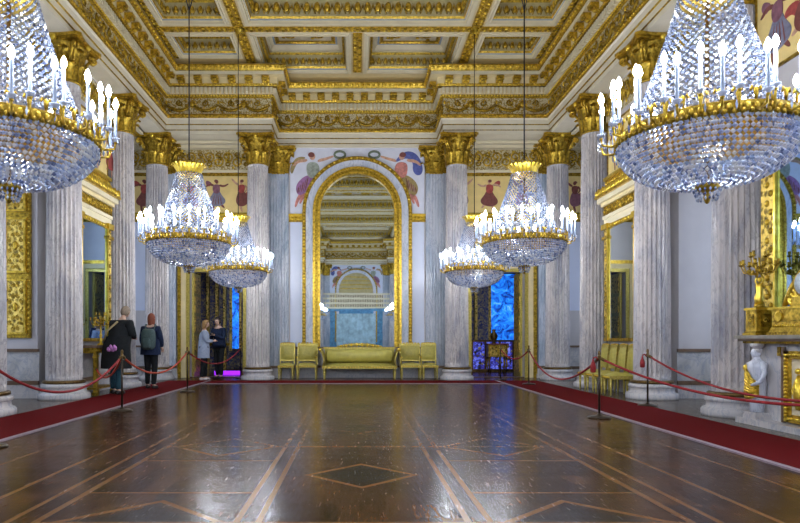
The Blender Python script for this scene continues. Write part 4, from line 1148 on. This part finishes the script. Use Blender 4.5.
for s_ in (-1, 1):
    mb = MB(); pts = [(s_*(hw-.03), 0, .38), (s_*(hw-.06), 0, .55), (s_*(hw+.0), 0, .76), (s_*(hw+.06), 0, .84)]
    for yy in (-.30, .26): mb.tube([(p[0], yy, p[2]) for p in pts], [.03, .028, .03, .035], 6, 'gold_olive')
    for q in range(3):
        a, b_ = pts[q], pts[q+1]; mb.add([(a[0], -.28, a[2]), (a[0], .24, a[2]), (b_[0], .24, b_[2]), (b_[0], -.28, b_[2])], [(0, 1, 2, 3)], 'uphol', True)
    mb.tube([(s_*(hw+.06), -.31, .85), (s_*(hw+.06), .28, .85)], .045, 8, 'gold_olive'); mb.ball((s_*(hw+.06), -.32, .85), .05, 'gold_bright', 8, 6)
    mb.build('armrest', sf)
    for yy in (-.27, .25):
        mb = MB(); mb.lathe([(.018, 0), (.022, .04), (.038, .22), (.03, .24), (.045, .26), (.045, .31)], 8, 'gold_olive', (s_*(hw-.06), yy, 0)); mb.build('leg', sf)
tag(sf, 'long gilt sofa with chartreuse silk and bolster under the arched mirror', 'sofa')

# ------------------------------------------------------------------ posts and ropes
def make_post():
    r = empty('rope_post')
    b_ = MB(); b_.lathe([(.16, 0), (.165, .012), (.15, .025), (.06, .035), (.03, .05), (.02, .07)], 24, 'steel'); b_.build('base', r)
    b_ = MB(); b_.lathe([(.016, .05), (.016, .86)], 12, 'steel'); b_.build('pole', r)
    b_ = MB(); b_.lathe([(.018, .84), (.024, .85), (.024, .90), (.016, .91), (.021, .93), (.022, .95), (.015, .975), (.001, .98)], 12, 'bronze'); b_.tube([(-.05, 0, .875), (.05, 0, .875)], .008, 6, 'bronze'); b_.build('finial', r)
    return r
pp = make_post()
posts = {'Lnear': (-3.92, 6.7, 'dark rope post at the picture edge, its round foot just showing'), 'Lmid': (-3.78, 10.08, 'dark rope post in front of the man in black'),
         'Lfar': (-3.70, 13.7, 'thin dark rope post on the carpet edge between the auburn-haired woman and the couple'), 'Rnear': (3.50, 9.19, 'dark rope post on the parquet in front of the row of gilt chairs'),
         'Rout': (4.95, 10.8, 'dark rope post standing behind the red carpet beside the bare recess wall'), 'Rfar': (4.29, 15.8, 'dark rope post before the far corner column beside the bright blue doorway'),
         'D1': (-4.12, 18.72, 'slim rope post in the doorway, beside the couple'), 'D2': (-3.42, 18.5, 'slim rope post in the doorway, close to the plain marble column'), 'Rend': (4.99, 6.02, 'dark rope post beside the fireplace hearth where both long ropes meet'), 'Rcorner': (3.95, 17.4, 'small dark rope post at the threshold of the bright blue doorway')}
for k, (n_, (x_, y_, lab)) in enumerate(posts.items()):
    o = pp if k == 0 else copy_tree(pp); o.location = (x_, y_, .0 if not (-5.2 < x_ < -4.06 or 3.82 < x_ < 4.92) else .014); tag(o, lab, 'rope post', 'rope barrier posts')
def rope(a, b_, sag, lab, m_='rope', r=.017):
    A, B = Vector(a), Vector(b_); mb = MB(); n = 20; pts = []
    for k in range(n+1):
        u_ = k/n; p = A.lerp(B, u_); p.z -= sag*4*u_*(1-u_); pts.append(p - A)
    mb.tube(pts, r, 8, m_)
    o = empty('barrier_rope', A); mb.build('cord', o)
    for p, q in ((pts[0], pts[1]), (pts[-1], pts[-2])):
        h_ = MB(); h_.tube([p, p.lerp(q, .6)], .024, 8, 'bronze'); h_.build('hook', o)
    tag(o, lab, 'rope', 'red barrier ropes')
def top(n_): x_, y_, _ = posts[n_]; return (x_, y_, .875)
rope(top('Lnear'), top('Lmid'), .42, 'dark red rope sagging across the base of the column by the carved gilded panel')
rope(top('Lmid'), top('Lfar'), .36, 'red rope hanging between the man in black and the auburn-haired woman', 'rope_orange')
rope(top('Lmid'), (-5.26, 12.68, .55), .25, 'orange red rope slanting from the post to the console table', 'rope_orange')
rope(top('Lfar'), top('D2'), .35, 'red rope hanging from the far post towards the doorway with the couple')
rope(top('Rfar'), top('Rnear'), .50, 'long red rope sagging before the far corner column and gilt chair seats')
rope(top('Rnear'), (4.97, 6.04, .52), .22, 'lower red rope running over the carpet from the post on the parquet')
rope(top('Rout'), (4.99, 6.05, .56), .26, 'upper red rope descending from the outer post to the fireplace')
rope(top('Rfar'), top('Rcorner'), .25, 'short red rope between the far post and the blue doorway post')
for n_, lab in (('Rnear', 'red velvet rope end with tassel hanging on the post on the parquet'), ('Rout', 'red velvet rope end with tassel hanging on the outer post')):
    x_, y_, _ = posts[n_]; mb = MB()
    mb.lathe([(.02, 0), (.038, .01), (.04, .08), (.03, .13), (.016, .16), (.010, .2)], 12, 'rope', (-.09, -.0, -.13)); mb.tube([(-.09, 0, .08), (-.05, 0, .1), (-.018, 0, .06)], .012, 6, 'rope')
    tag(mb.build('rope_tassel', None, (x_, y_, .79)), lab, 'tassel')

# ------------------------------------------------------------------ console table, candelabra, fireplace, clock
def candelabrum(loc, lab, s=1.0, box=True, rz=0.0, nb=7, group=None):
    r = empty('candelabrum', loc, rz)
    zb = 0
    if box:
        b_ = MB(); b_.box((-.13*s, -.13*s, 0), (.13*s, .13*s, .03*s), 'gold'); b_.box((-.115*s, -.115*s, .03*s), (.115*s, .115*s, .05*s), 'gold_deep'); b_.box((-.105*s, -.105*s, .05*s), (.105*s, .105*s, .31*s), 'gold'); b_.box((-.12*s, -.12*s, .31*s), (.12*s, .12*s, .34*s), 'gold_bright')
        for rot in range(4):
            X = Matrix.Rotation(rot*pi/2, 4, 'Z'); b_.box((-.06*s, -.112*s, .10*s), (.06*s, -.105*s, .26*s), 'gold_deep', X); b_.tube([(p[0], p[1], p[2]) for p in spiral(0, .18*s, .035*s, 1.2, 10, 0, -.115*s)], .006*s, 4, 'gold_bright', X)
        b_.build('pedestal', r); zb = .34*s
    b_ = MB()
    if box:     # small winged figure carrying the branches
        b_.tube([(0, 0, zb), (0, 0, zb+.04*s)], .06*s, 10, 'gold_deep')
        b_.tube([(0, 0, zb+.03*s), (-.01*s, 0, zb+.12*s), (.0, 0, zb+.20*s), (0, 0, zb+.27*s), (0, 0, zb+.31*s)], [.055*s, .05*s, .035*s, .045*s, .018*s], 10, 'gold_bright')
        b_.ball((0, 0, zb+.345*s), (.026*s, .028*s, .034*s), 'gold_bright', 8, 6)
        for s_ in (-1, 1):
            b_.tube([(0, s_*.04*s, zb+.28*s), (0, s_*.08*s, zb+.33*s), (0, s_*.03*s, zb+.42*s)], [.015*s, .013*s, .010*s], 6, 'gold_bright')
            b_.tube([(.02*s, s_*.02*s, zb+.27*s), (.06*s, s_*.08*s, zb+.25*s), (.07*s, s_*.10*s, zb+.12*s)], [.01*s, .03*s, .006*s], 6, 'gold')
        zt = zb+.42*s
    else:
        b_.lathe([(.07*s, 0), (.075*s, .02*s), (.03*s, .05*s), (.02*s, .15*s), (.035*s, .2*s), (.018*s, .25*s), (.016*s, .42*s)], 12, 'gold_bright'); zt = .42*s
    b_.build('figure' if box else 'stem', r)
    b_ = MB(); b_.tube([(0, 0, zt), (0, 0, zt+.2*s)], .012*s, 6, 'gold'); b_.ball((0, 0, zt+.04*s), .03*s, 'gold_deep', 8, 6)
    tips = []
    for k in range(nb):
        a = 2*pi*k/nb
        for lv, (rr, zz) in enumerate(((.20*s, .14*s), (.11*s, .25*s))):
            if lv and k % 2: continue
            ca, sa = cos(a+lv*.4), sin(a+lv*.4)
            b_.tube([(0, 0, zt+.02*s+lv*.08*s), (rr*.4*ca, rr*.4*sa, zt-.01*s+lv*.08*s), (rr*.85*ca, rr*.85*sa, zt+.02*s+lv*.08*s), (rr*ca, rr*sa, zt+zz-.04*s)], .009*s, 5, 'gold')
            b_.lathe([(.008*s, -.045*s), (.028*s, -.03*s), (.03*s, -.02*s), (.012*s, -.018*s), (.018*s, 0), (.018*s, .03*s), (.008*s, .03*s)], 8, 'gold_deep', (rr*ca, rr*sa, zt+zz)); tips.append(1)
            b_.ball((rr*.6*ca, rr*.6*sa, zt+.03*s+lv*.08*s), (.022*s, .022*s, .03*s), 'gold_deep', 5, 4)
    b_.build('branches', r)
    tag(r, lab, 'candelabrum', group); return r
# console table against the left mirror
ct = empty('console_table', (-5.52, 13.3, 0))
mb = MB(); mb.box((-.24, -.55, .97), (.24, .55, 1.02), 'brown_rail'); mb.build('tabletop', ct)
mb = MB(); mb.box((-.22, -.52, .86), (.22, .52, .97), 'gold')
for k in range(9): mb.ball((.225, -.48+k*.12, .915), (.01, .04, .03), 'gold_bright', 6, 4)
mb.build('apron', ct)
for sy in (-1, 1):
    for sx in (-1, 1):
        mb = MB(); mb.box((sx*.18-.035, sy*.46-.035, .06), (sx*.18+.035, sy*.46+.035, .86), 'gold'); mb.box((sx*.18-.05, sy*.46-.05, 0), (sx*.18+.05, sy*.46+.05, .06), 'gold_deep')
        mb.box((sx*.18-.045, sy*.46-.045, .76), (sx*.18+.045, sy*.46+.045, .80), 'gold_bright'); mb.build('leg', ct)
mb = MB(); mb.box((-.2, -.5, .12), (.2, .5, .16), 'gold_deep'); mb.build('stretcher', ct)
tag(ct, 'gilt console table with dark top under the blue-toned mirror', 'table')
candelabrum((-5.44, 13.35, 1.02), 'gilt branched candelabrum standing on the console table', 1.0, False)

# fireplace on the right wall, local frame: x along wall (world -y), -y towards the room
fp = empty('fireplace', (5.80, 7.60, 0), -pi/2)     # local -y -> world -x ; local x -> world -y
def fx(mb, name): return mb.build(name, fp)
W_ = 1.17
mb = MB()
mb.box((-W_, -.34, 0), (-.46, 0, 1.12), 'marble_base'); mb.box((.46, -.34, 0), (W_, 0, 1.12), 'marble_base'); mb.box((-.46, -.32, 1.0), (.46, 0, 1.12), 'marble_base')
mb.box((-W_-.02, -.56, 0), (W_+.02, 0, .08), 'marble_base')
for s_ in (-1, 1):
    mb.box((s_*.50-.03, -.37, .08), (s_*.50+.03, -.34, 1.05), 'brown_rail'); mb.box((s_*.62, -.36, .93), (s_*.56, -.34, 1.05), 'gold_deep')
fx(mb, 'surround')
mb = MB(); mb.box((-W_-.06, -.56, 1.155), (W_+.06, 0, 1.20), 'mantel'); mb.box((-W_-.03, -.52, 1.12), (W_+.03, 0, 1.155), 'brown_rail'); mb.box((-W_+.0, -.47, 1.09), (W_, 0, 1.12), 'gold_deep'); fx(mb, 'mantel_shelf')
mb = MB(); zt = 1.0       # gilt framed screen in the hearth
mb.box((-.44, -.36, .10), (.44, -.30, zt), 'white')
for a, b_ in ((-.44, -.34), (.34, .44)): mb.box((a, -.40, .10), (b_, -.36, zt), 'gold')
mb.box((-.44, -.40, zt-.10), (.44, -.36, zt), 'gold'); mb.box((-.44, -.40, .10), (.44, -.36, .20), 'gold')
for q in range(18):
    for xx in (-.39, .39): mb.ball((xx, -.405, .13+q*.048), .024, 'gold_bright', 6, 4)
for q in range(15):
    for zz in (.15, zt-.05): mb.ball((-.34+q*.0486, -.405, zz), .022, 'gold_bright', 6, 4)
for xc in (-.18, .14):
    mb.tube([(xc, -.37, .28), (xc+.02, -.39, .45), (xc, -.39, .60), (xc-.01, -.38, .70)], [.05, .065, .045, .02], 8, 'gold_bright'); mb.ball((xc, -.39, .75), .04, 'gold_bright', 8, 6)
    mb.tube([(xc-.05, -.38, .64), (xc-.09, -.40, .5), (xc-.03, -.41, .42)], .018, 6, 'gold_bright'); mb.tube([(xc+.05, -.38, .64), (xc+.09, -.40, .55), (xc+.10, -.40, .68)], .016, 6, 'gold_bright')
fx(mb, 'hearth_screen')
for s_ in (-1, 1):      # caryatids: marble herm with gilt drapery
    ca = empty('caryatid'); ca.parent = fp; ca.location = (s_*.90, -.44, 0)
    b_ = MB(); b_.box((-.14, -.11, 0), (.14, .1, .14), 'marble_base'); b_.box((-.12, -.095, .14), (.12, .09, .17), 'marble_base')
    b_.lathe([(.085, .17), (.09, .3), (.105, .48), (.112, .56), (.10, .64), (.125, .76), (.125, .82), (.06, .87), (.042, .89), (.040, .915)], 18, 'marble_white', rf=lambda a, z: 1+.05*sin(9*a)*(1 if z < .56 else 0))
    b_.ball((0, -.015, .965), (.055, .065, .072), 'marble_white', 14, 10); b_.ball((0, -.078, .96), (.010, .014, .018), 'marble_white', 6, 4)
    b_.ball((0, .0, .99), (.064, .066, .055), 'marble_base', 12, 8)
    b_.lathe([(.05, 1.02), (.07, 1.035), (.085, 1.06), (.085, 1.09)], 12, 'marble_base')
    for q in (-1, 1): b_.tube([(q*.10, 0, .835), (q*.165, -.01, .70), (q*.15, -.05, .58), (q*.06, -.12, .53)], [.040, .036, .030, .022], 10, 'marble_white')
    for q in (-1, 1):
        for u_ in range(4): b_.tube([(q*.06, -.12, .54-.012*u_), (q*.02, -.135, .53-.013*u_), (q*.0, -.13, .52-.013*u_)], [.008, .007, .005], 5, 'marble_white')
    b_.build('body', ca)
    b_ = MB()
    for u_ in range(9):
        a0 = u_*.045; b_.tube([(-.12, .02, .86-a0*.8), (-.115, -.07, .80-a0), (-.03, -.13, .72-a0), (.06, -.125, .62-a0*.7), (.12, -.05, .55-a0*.4)], [.014, .022, .026, .022, .012], 7, 'gold_bright' if u_ % 2 else 'gold')
    b_.ball((-.06, -.11, .76), (.05, .04, .05), 'gold_bright', 8, 6)
    b_.tube([(-.10, -.08, .52), (-.09, -.10, .40), (-.11, -.08, .30)], [.035, .025, .008], 7, 'gold_bright')
    b_.build('gilt_drapery', ca)
tag(fp, 'marble fireplace with gilt draped caryatid and dark mantel shelf', 'fireplace')
candelabrum((5.43, 8.56, 1.20), 'gilt candelabrum with small figure on a square pedestal on the mantel', 1.10, True, 0, 8)
# clock
ck = empty('mantel_clock', (5.53, 7.76, 1.20), -pi/2)
mb = MB(); mb.box((-.56, -.16, 0), (.56, .16, .04), 'gold_deep')
pr = [(-.54, .04), (.54, .04), (.47, .12), (.47, .30), (.50, .33), (-.50, .33), (-.47, .30), (-.47, .12)]
mb.prism(pr, -.15, .15, 'gold'); mb.box((-.52, -.17, .33), (.52, .17, .36), 'gold_bright')
for k in range(20): mb.ball((-.44+k*.0463, -.155, .12), (.018, .012, .02), 'gold_bright', 5, 4)
mb.box((-.46, -.158, .17), (.46, -.15, .19), 'gold_deep'); mb.build('plinth', ck)
mb = MB()
for xx in (-.33, .33):
    mb.lathe([(.001, 0), (.055, 0), (.055, .012), (.001, .014)], 18, 'enamel', X=Matrix.Translation((xx, -.15, .235)) @ Matrix.Rotation(pi/2, 4, 'X')); mb.lathe([(.055, 0), (.07, .0), (.07, .018), (.055, .016)], 18, 'gold_bright', X=Matrix.Translation((xx, -.15, .235)) @ Matrix.Rotation(pi/2, 4, 'X'))
mb.build('medallion', ck)
mb = MB(); mb.box((-.16, -.10, .36), (.16, .10, .48), 'gold'); mb.lathe([(.001, -.07), (.18, -.07), (.19, 0), (.18, .07), (.001, .07)], 24, 'gold', X=Matrix.Translation((0, 0, .64)) @ Matrix.Rotation(pi/2, 4, 'X'))
for s_ in (-1, 1):
    mb.tube(spiral(s_*.28, .47, .11, 1.4, 16, pi/2, 0, s_), .035, 8, 'gold_bright'); mb.tube([(s_*.18, 0, .72), (s_*.27, 0, .62), (s_*.38, 0, .46), (s_*.45, 0, .38)], [.04, .05, .045, .03], 8, 'gold')
mb.ball((0, 0, .90), (.07, .05, .10), 'gold_bright', 10, 8); mb.build('case', ck)
mb = MB(); mb.lathe([(.001, .0), (.14, .0), (.14, .012), (.001, .014)], 24, 'enamel', X=Matrix.Translation((0, -.075, .64)) @ Matrix.Rotation(pi/2, 4, 'X')); mb.box((-.004, -.095, .64), (.004, -.09, .74), 'black'); mb.box((0, -.095, .636), (.08, -.09, .644), 'black'); mb.build('dial', ck)
tag(ck, 'large gilt mantel clock with round pale medallions on its plinth', 'clock')

# ------------------------------------------------------------------ people
def skin(name, V, E, R, m_, parent, sub=2):
    me = bpy.data.meshes.new(name); me.from_pydata(V, E, []); o = bpy.data.objects.new(name, me); COL.objects.link(o)
    o.modifiers.new('s', 'SKIN'); 
    sv = me.skin_vertices[0].data
    for i, r_ in enumerate(R): sv[i].radius = (r_, r_) if not isinstance(r_, tuple) else r_; sv[i].use_root = (i == 0)
    q = o.modifiers.new('u', 'SUBSURF'); q.levels = q.render_levels = sub
    dg = bpy.context.evaluated_depsgraph_get(); ev = o.evaluated_get(dg)
    me2 = bpy.data.meshes.new_from_object(ev); 
    out = ([tuple(v.co) for v in me2.vertices], [tuple(p.vertices) for p in me2.polygons])
    bpy.data.objects.remove(o); bpy.data.meshes.remove(me); bpy.data.meshes.remove(me2)
    b_ = MB(); b_.add(out[0], out[1], m_, True); return b_
def person(loc, rz, H, lab, hair, hairlen, jacket, jackm, trous, shoe, arms, lean=0.0, coat=.80, head_pitch=0.0, bulk=1.0, stride=.10):
    """local front is -y; arms = ((elbow),(wrist)) for each side"""
    k = H/1.75; r = empty('person', loc, rz); q = bulk
    def L(x, y, z):       # lean the upper body forward
        y2 = y - lean*max(0, z-.95)/.8*.8; return (x*k, y2*k, z*k)
    pelvis = L(0, .0, .95); waist = L(0, .0, 1.10); chest = L(0, 0, 1.30); neckb = L(0, .01, 1.45); neck = L(0, 0, 1.53); headb = L(0, -.02, 1.60)
    body_V = [pelvis, waist, chest, neckb, neck, headb]; body_E = [(0,1),(1,2),(2,3),(3,4),(4,5)]; body_R = [.13*k, .115*k, .13*k, .07*k, .048*k, .05*k]
    J = {}
    for s_ in (-1, 1):
        el, wr = arms[0 if s_ < 0 else 1]
        sh = L(s_*.17, 0, 1.42); elb = L(*el); wri = L(*wr)
        hip = L(s_*.085, 0, .90); kn = (s_*.10*k, (-s_*stride*.3-.02)*k, .49*k); an = (s_*.10*k, (-s_*stride*.5+.02)*k, .09*k); toe = (s_*.12*k, (-s_*stride*.5-.14)*k, .035*k)
        J[s_] = (sh, elb, wri, hip, kn, an, toe); b0 = len(body_V)
        body_V += [sh, elb, wri, hip, kn, an, toe]; body_R += [.055*k, .042*k, .028*k, .085*k, .055*k, .036*k, .03*k]
        body_E += [(3, b0), (b0, b0+1), (b0+1, b0+2), (0, b0+3), (b0+3, b0+4), (b0+4, b0+5), (b0+5, b0+6)]
    bm_ = skin('body', body_V, body_E, body_R, 'skin', r)
    # head with nose, ears, eyes, mouth
    hc = Vector(L(0, -.035, 1.655)); Xh = Matrix.Translation(hc) @ Matrix.Rotation(head_pitch, 4, 'X')
    v = []; f = []; nn, kk = 16, 12
    for j in range(kk+1):
        ph = -pi/2+pi*j/kk
        for i in range(nn):
            a = 2*pi*i/nn; x_, y_, z_ = cos(ph)*cos(a), cos(ph)*sin(a), sin(ph)
            jaw = 1 - .28*max(0, -z_)**1.5; px, py_, pz = .074*x_*jaw, .094*y_*(jaw if y_ > 0 else 1), .118*z_
            if y_ < -.93 and abs(x_) < .3 and -.25 < z_ < .15: py_ -= .022
            v.append((px*k, py_*k, pz*k))
    for j in range(kk):
        for i in range(nn): f.append((j*nn+i, j*nn+(i+1) % nn, (j+1)*nn+(i+1) % nn, (j+1)*nn+i))
    bm_.add(v, f, 'skin', True, Xh)
    for s_ in (-1, 1):
        bm_.ball((s_*.076*k, .005*k, 0), (.012*k, .02*k, .03*k), 'skin', 6, 5, Xh); bm_.ball((s_*.028*k, -.086*k, .012*k), (.012*k, .008*k, .007*k), 'black', 6, 4, Xh)
    bm_.box((-.022*k, -.094*k, -.058*k), (.022*k, -.08*k, -.05*k), 'fig_rose', Xh)
    # hands: palm and five fingers
    for s_ in (-1, 1):
        wri = Vector(J[s_][2]); d = (wri - Vector(J[s_][1])).normalized(); side = d.cross(Vector((0, 0, 1))); side = side.normalized() if side.length > .1 else Vector((0, 1, 0)); up = side.cross(d)
        bm_.tube([wri - d*.01, wri+d*.03*k, wri+d*.075*k, wri+d*.09*k], [.024*k, .034*k, .036*k, .028*k], 8, 'skin')
        for q_, (o_, ln) in enumerate(((-.026, .06), (-.009, .072), (.009, .068), (.026, .052))):
            a0 = wri + d*.085*k + side*o_*k; bm_.tube([a0, a0+d*ln*.5*k-up*.008*k, a0+d*ln*.85*k-up*.03*k], [.0095*k, .009*k, .007*k], 6, 'skin')
        a0 = wri + d*.03*k + side*-.03*k; bm_.tube([a0, a0+(d*.03-side*.025)*k, a0+(d*.06-side*.03)*k], [.012*k, .010*k, .008*k], 6, 'skin')
    bm_.build('body', r)
    # trousers
    V = [pelvis]; E = []; R = [.13*k]
    for s_ in (-1, 1):
        b0 = len(V); h_, kn, an = J[s_][3], J[s_][4], J[s_][5]; V += [h_, kn, (an[0], an[1], an[2]+.0)]; R += [.105*k, .075*k, .062*k]; E += [(0, b0), (b0, b0+1), (b0+1, b0+2)]
    skin('trousers', V, E, R, trous, r).build('trousers', r)
    for s_ in (-1, 1):
        an, toe = J[s_][5], J[s_][6]; b_ = MB(); b_.tube([(an[0], an[1]+.05*k, .05*k), (an[0], an[1], .05*k), (toe[0], toe[1]+.04*k, .042*k), (toe[0], toe[1], .032*k)], [.035*k, .045*k, .042*k, .026*k], 8, shoe); b_.build('shoe', r)
    # jacket: torso shell and sleeves
    V = [L(0, 0, 1.0), waist, chest, L(0, .01, 1.46)]; E = [(0,1),(1,2),(2,3)]; R = [.155*k*q, .15*k*q, .165*k*q, .098*k]
    for s_ in (-1, 1):
        b0 = len(V); sh, el, wr = J[s_][:3]; V += [sh, el, wr]; R += [.078*k*q, .062*k*q, .045*k]; E += [(3, b0), (b0, b0+1), (b0+1, b0+2)]
    jb = skin('jacket', V, E, R, jackm, r)
    if coat < .98:      # coat skirt
        pr = [(L(0, 0, z)[1], (.19+.05*(1.02-z))*k*q, z*k) for z in (1.16, 1.0, .9, coat)]
        vv = []; n = 20
        for (yy, rr, zz) in pr:
            for i in range(n): a = 2*pi*i/n; vv.append((rr*1.08*cos(a)*(1+.03*sin(5*a)), yy+rr*.82*sin(a), zz))
        jb.add(vv, [(j*n+i, j*n+(i+1) % n, (j+1)*n+(i+1) % n, (j+1)*n+i) for j in range(3) for i in range(n)], jackm, True)
    jb.build(jacket, r)
    # hair shell, open at the face
    b_ = MB(); v = []; f = []; nn, kk = 18, 12
    for j in range(kk+1):
        ph = -pi/2 + pi*j/kk
        for i in range(nn):
            a = 2*pi*i/nn; x_, y_, z_ = cos(ph)*cos(a), cos(ph)*sin(a), sin(ph); zz = z_*.128
            if z_ < 0 and y_ > -.45: zz = z_*(.128+hairlen)
            fr = y_ < -.35 and z_ < .45
            sc2 = .82 if fr else 1.0; ex = 1+.10*max(0, -z_)
            v.append((.086*x_*sc2*ex*k, (.106*y_*sc2+.012)*k, zz*k if not fr else max(z_, -.3)*.10*k))
    for j in range(kk):
        for i in range(nn): f.append((j*nn+i, j*nn+(i+1) % nn, (j+1)*nn+(i+1) % nn, (j+1)*nn+i))
    b_.add(v, f, hair, True, Xh); b_.build('hair', r)
    tag(r, lab, 'person'); return r, L, J, k
def bagbox(r, c, s3, m_, name, round_=True):
    b_ = MB(); cx, cy, cz = c; sx, sy, sz = s3; v = []; f = []; nn, kk = 12, 8
    for j in range(kk+1):
        ph = -pi/2+pi*j/kk
        for i in range(nn):
            a = 2*pi*i/nn; g = lambda t_: math.copysign(abs(t_)**.5, t_)
            v.append((cx+sx*g(cos(ph))*g(cos(a)), cy+sy*g(cos(ph))*g(sin(a)), cz+sz*g(sin(ph))))
    for j in range(kk):
        for i in range(nn): f.append((j*nn+i, j*nn+(i+1) % nn, (j+1)*nn+(i+1) % nn, (j+1)*nn+i))
    b_.add(v, f, m_, True); return b_.build(name, r)
# man in black, back to us, leaning over something by the console
p1, L, J, k = person((-4.96, 12.95, .014), pi-.35, 1.80, 'person in a bulky black coat with a tan strap, leaning towards the console table', 'hair_fair', -.02, 'coat', 'cloth_black', 'cloth_teal', 'shoe_dark',
    (((-.25, -.10, 1.18), (-.10, -.36, 1.14)), ((.25, -.10, 1.18), (.10, -.36, 1.14))), lean=.34, coat=.52, head_pitch=.6, bulk=1.4)
b_ = MB(); b_.tube([(.20*k, .12, 1.06*k), (.06*k, .20*k, 1.26*k), (-.12*k, .10*k, 1.45*k)], .022, 6, 'strap'); b_.build('strap', p1)
b_ = MB()
for q in range(7): b_.ball((.02+.03*q-.26, .30, .92*k+.03*sin(q*2)), (.035, .03, .05), 'cloth_pink', 6, 5)
b_.build('scarf', p1)
# woman with backpack
p2, L, J, k = person((-4.72, 14.4, .014), pi-.15, 1.70, 'person with auburn hair, navy coat and grey-green backpack seen from behind', 'hair_red', .16, 'coat', 'cloth_navy', 'cloth_black', 'shoe_dark',
    (((-.24, -.02, 1.15), (-.20, -.16, .98)), ((.24, -.02, 1.15), (.22, -.12, .92))), lean=0, coat=.80, bulk=1.12)
bp = empty('backpack'); bp.parent = p2
bagbox(bp, (-.06, .24, 1.13), (.15, .10, .24), 'cloth_green', 'bag'); bagbox(bp, (-.06, .335, 1.04), (.10, .03, .11), 'cloth_green', 'pocket')
b_ = MB()
for s_ in (-1, 1): b_.tube([(s_*.10-.04, .15, 1.32), (s_*.11-.02, .05, 1.47), (s_*.11-.02, -.13, 1.36)], .016, 6, 'cloth_green')
b_.build('strap', bp)
# couple in the doorway
p3, L, J, k = person((-4.26, 17.5, 0), pi/2+.25, 1.66, 'person in a pale blue-grey coat with loose brown hair, looking down', 'hair_brown', .10, 'coat', 'cloth_blue', 'cloth_black', 'shoe',
    (((-.22, -.06, 1.14), (-.10, -.26, 1.16)), ((.22, -.06, 1.14), (.10, -.26, 1.16))), lean=.04, coat=.66, head_pitch=.25, bulk=1.05)
p4, L, J, k = person((-3.98, 18.18, 0), -.45, 1.76, 'person with dark hair and glasses in dark clothes, holding a small camera', 'hair_dark', -.03, 'jacket', 'cloth_navy', 'cloth_black', 'shoe_dark',
    (((-.23, -.06, 1.16), (-.06, -.28, 1.26)), ((.23, -.06, 1.16), (.06, -.28, 1.26))), lean=.05, coat=.95, head_pitch=.3)
b_ = MB()
for s_ in (-1, 1): b_.tube([(s_*.03+.022*cos(2*pi*q/10), -.135, 1.665*k+.02*sin(2*pi*q/10)) for q in range(11)], .004, 4, 'black')
b_.build('glasses', p4)
cmr = MB(); cmr.box((-.06, -.03, 0), (.06, .03, .08), 'black_glass'); cmr.lathe([(.03, 0), (.03, .04), (.02, .045)], 12, 'black_glass', X=Matrix.Translation((0, -.03, .04)) @ Matrix.Rotation(pi/2, 4, 'X'))
o = cmr.build('camera_body', None, (-4.12, 17.86, 1.26), -.45); tag(o, 'small black camera held by the man with glasses', 'camera')
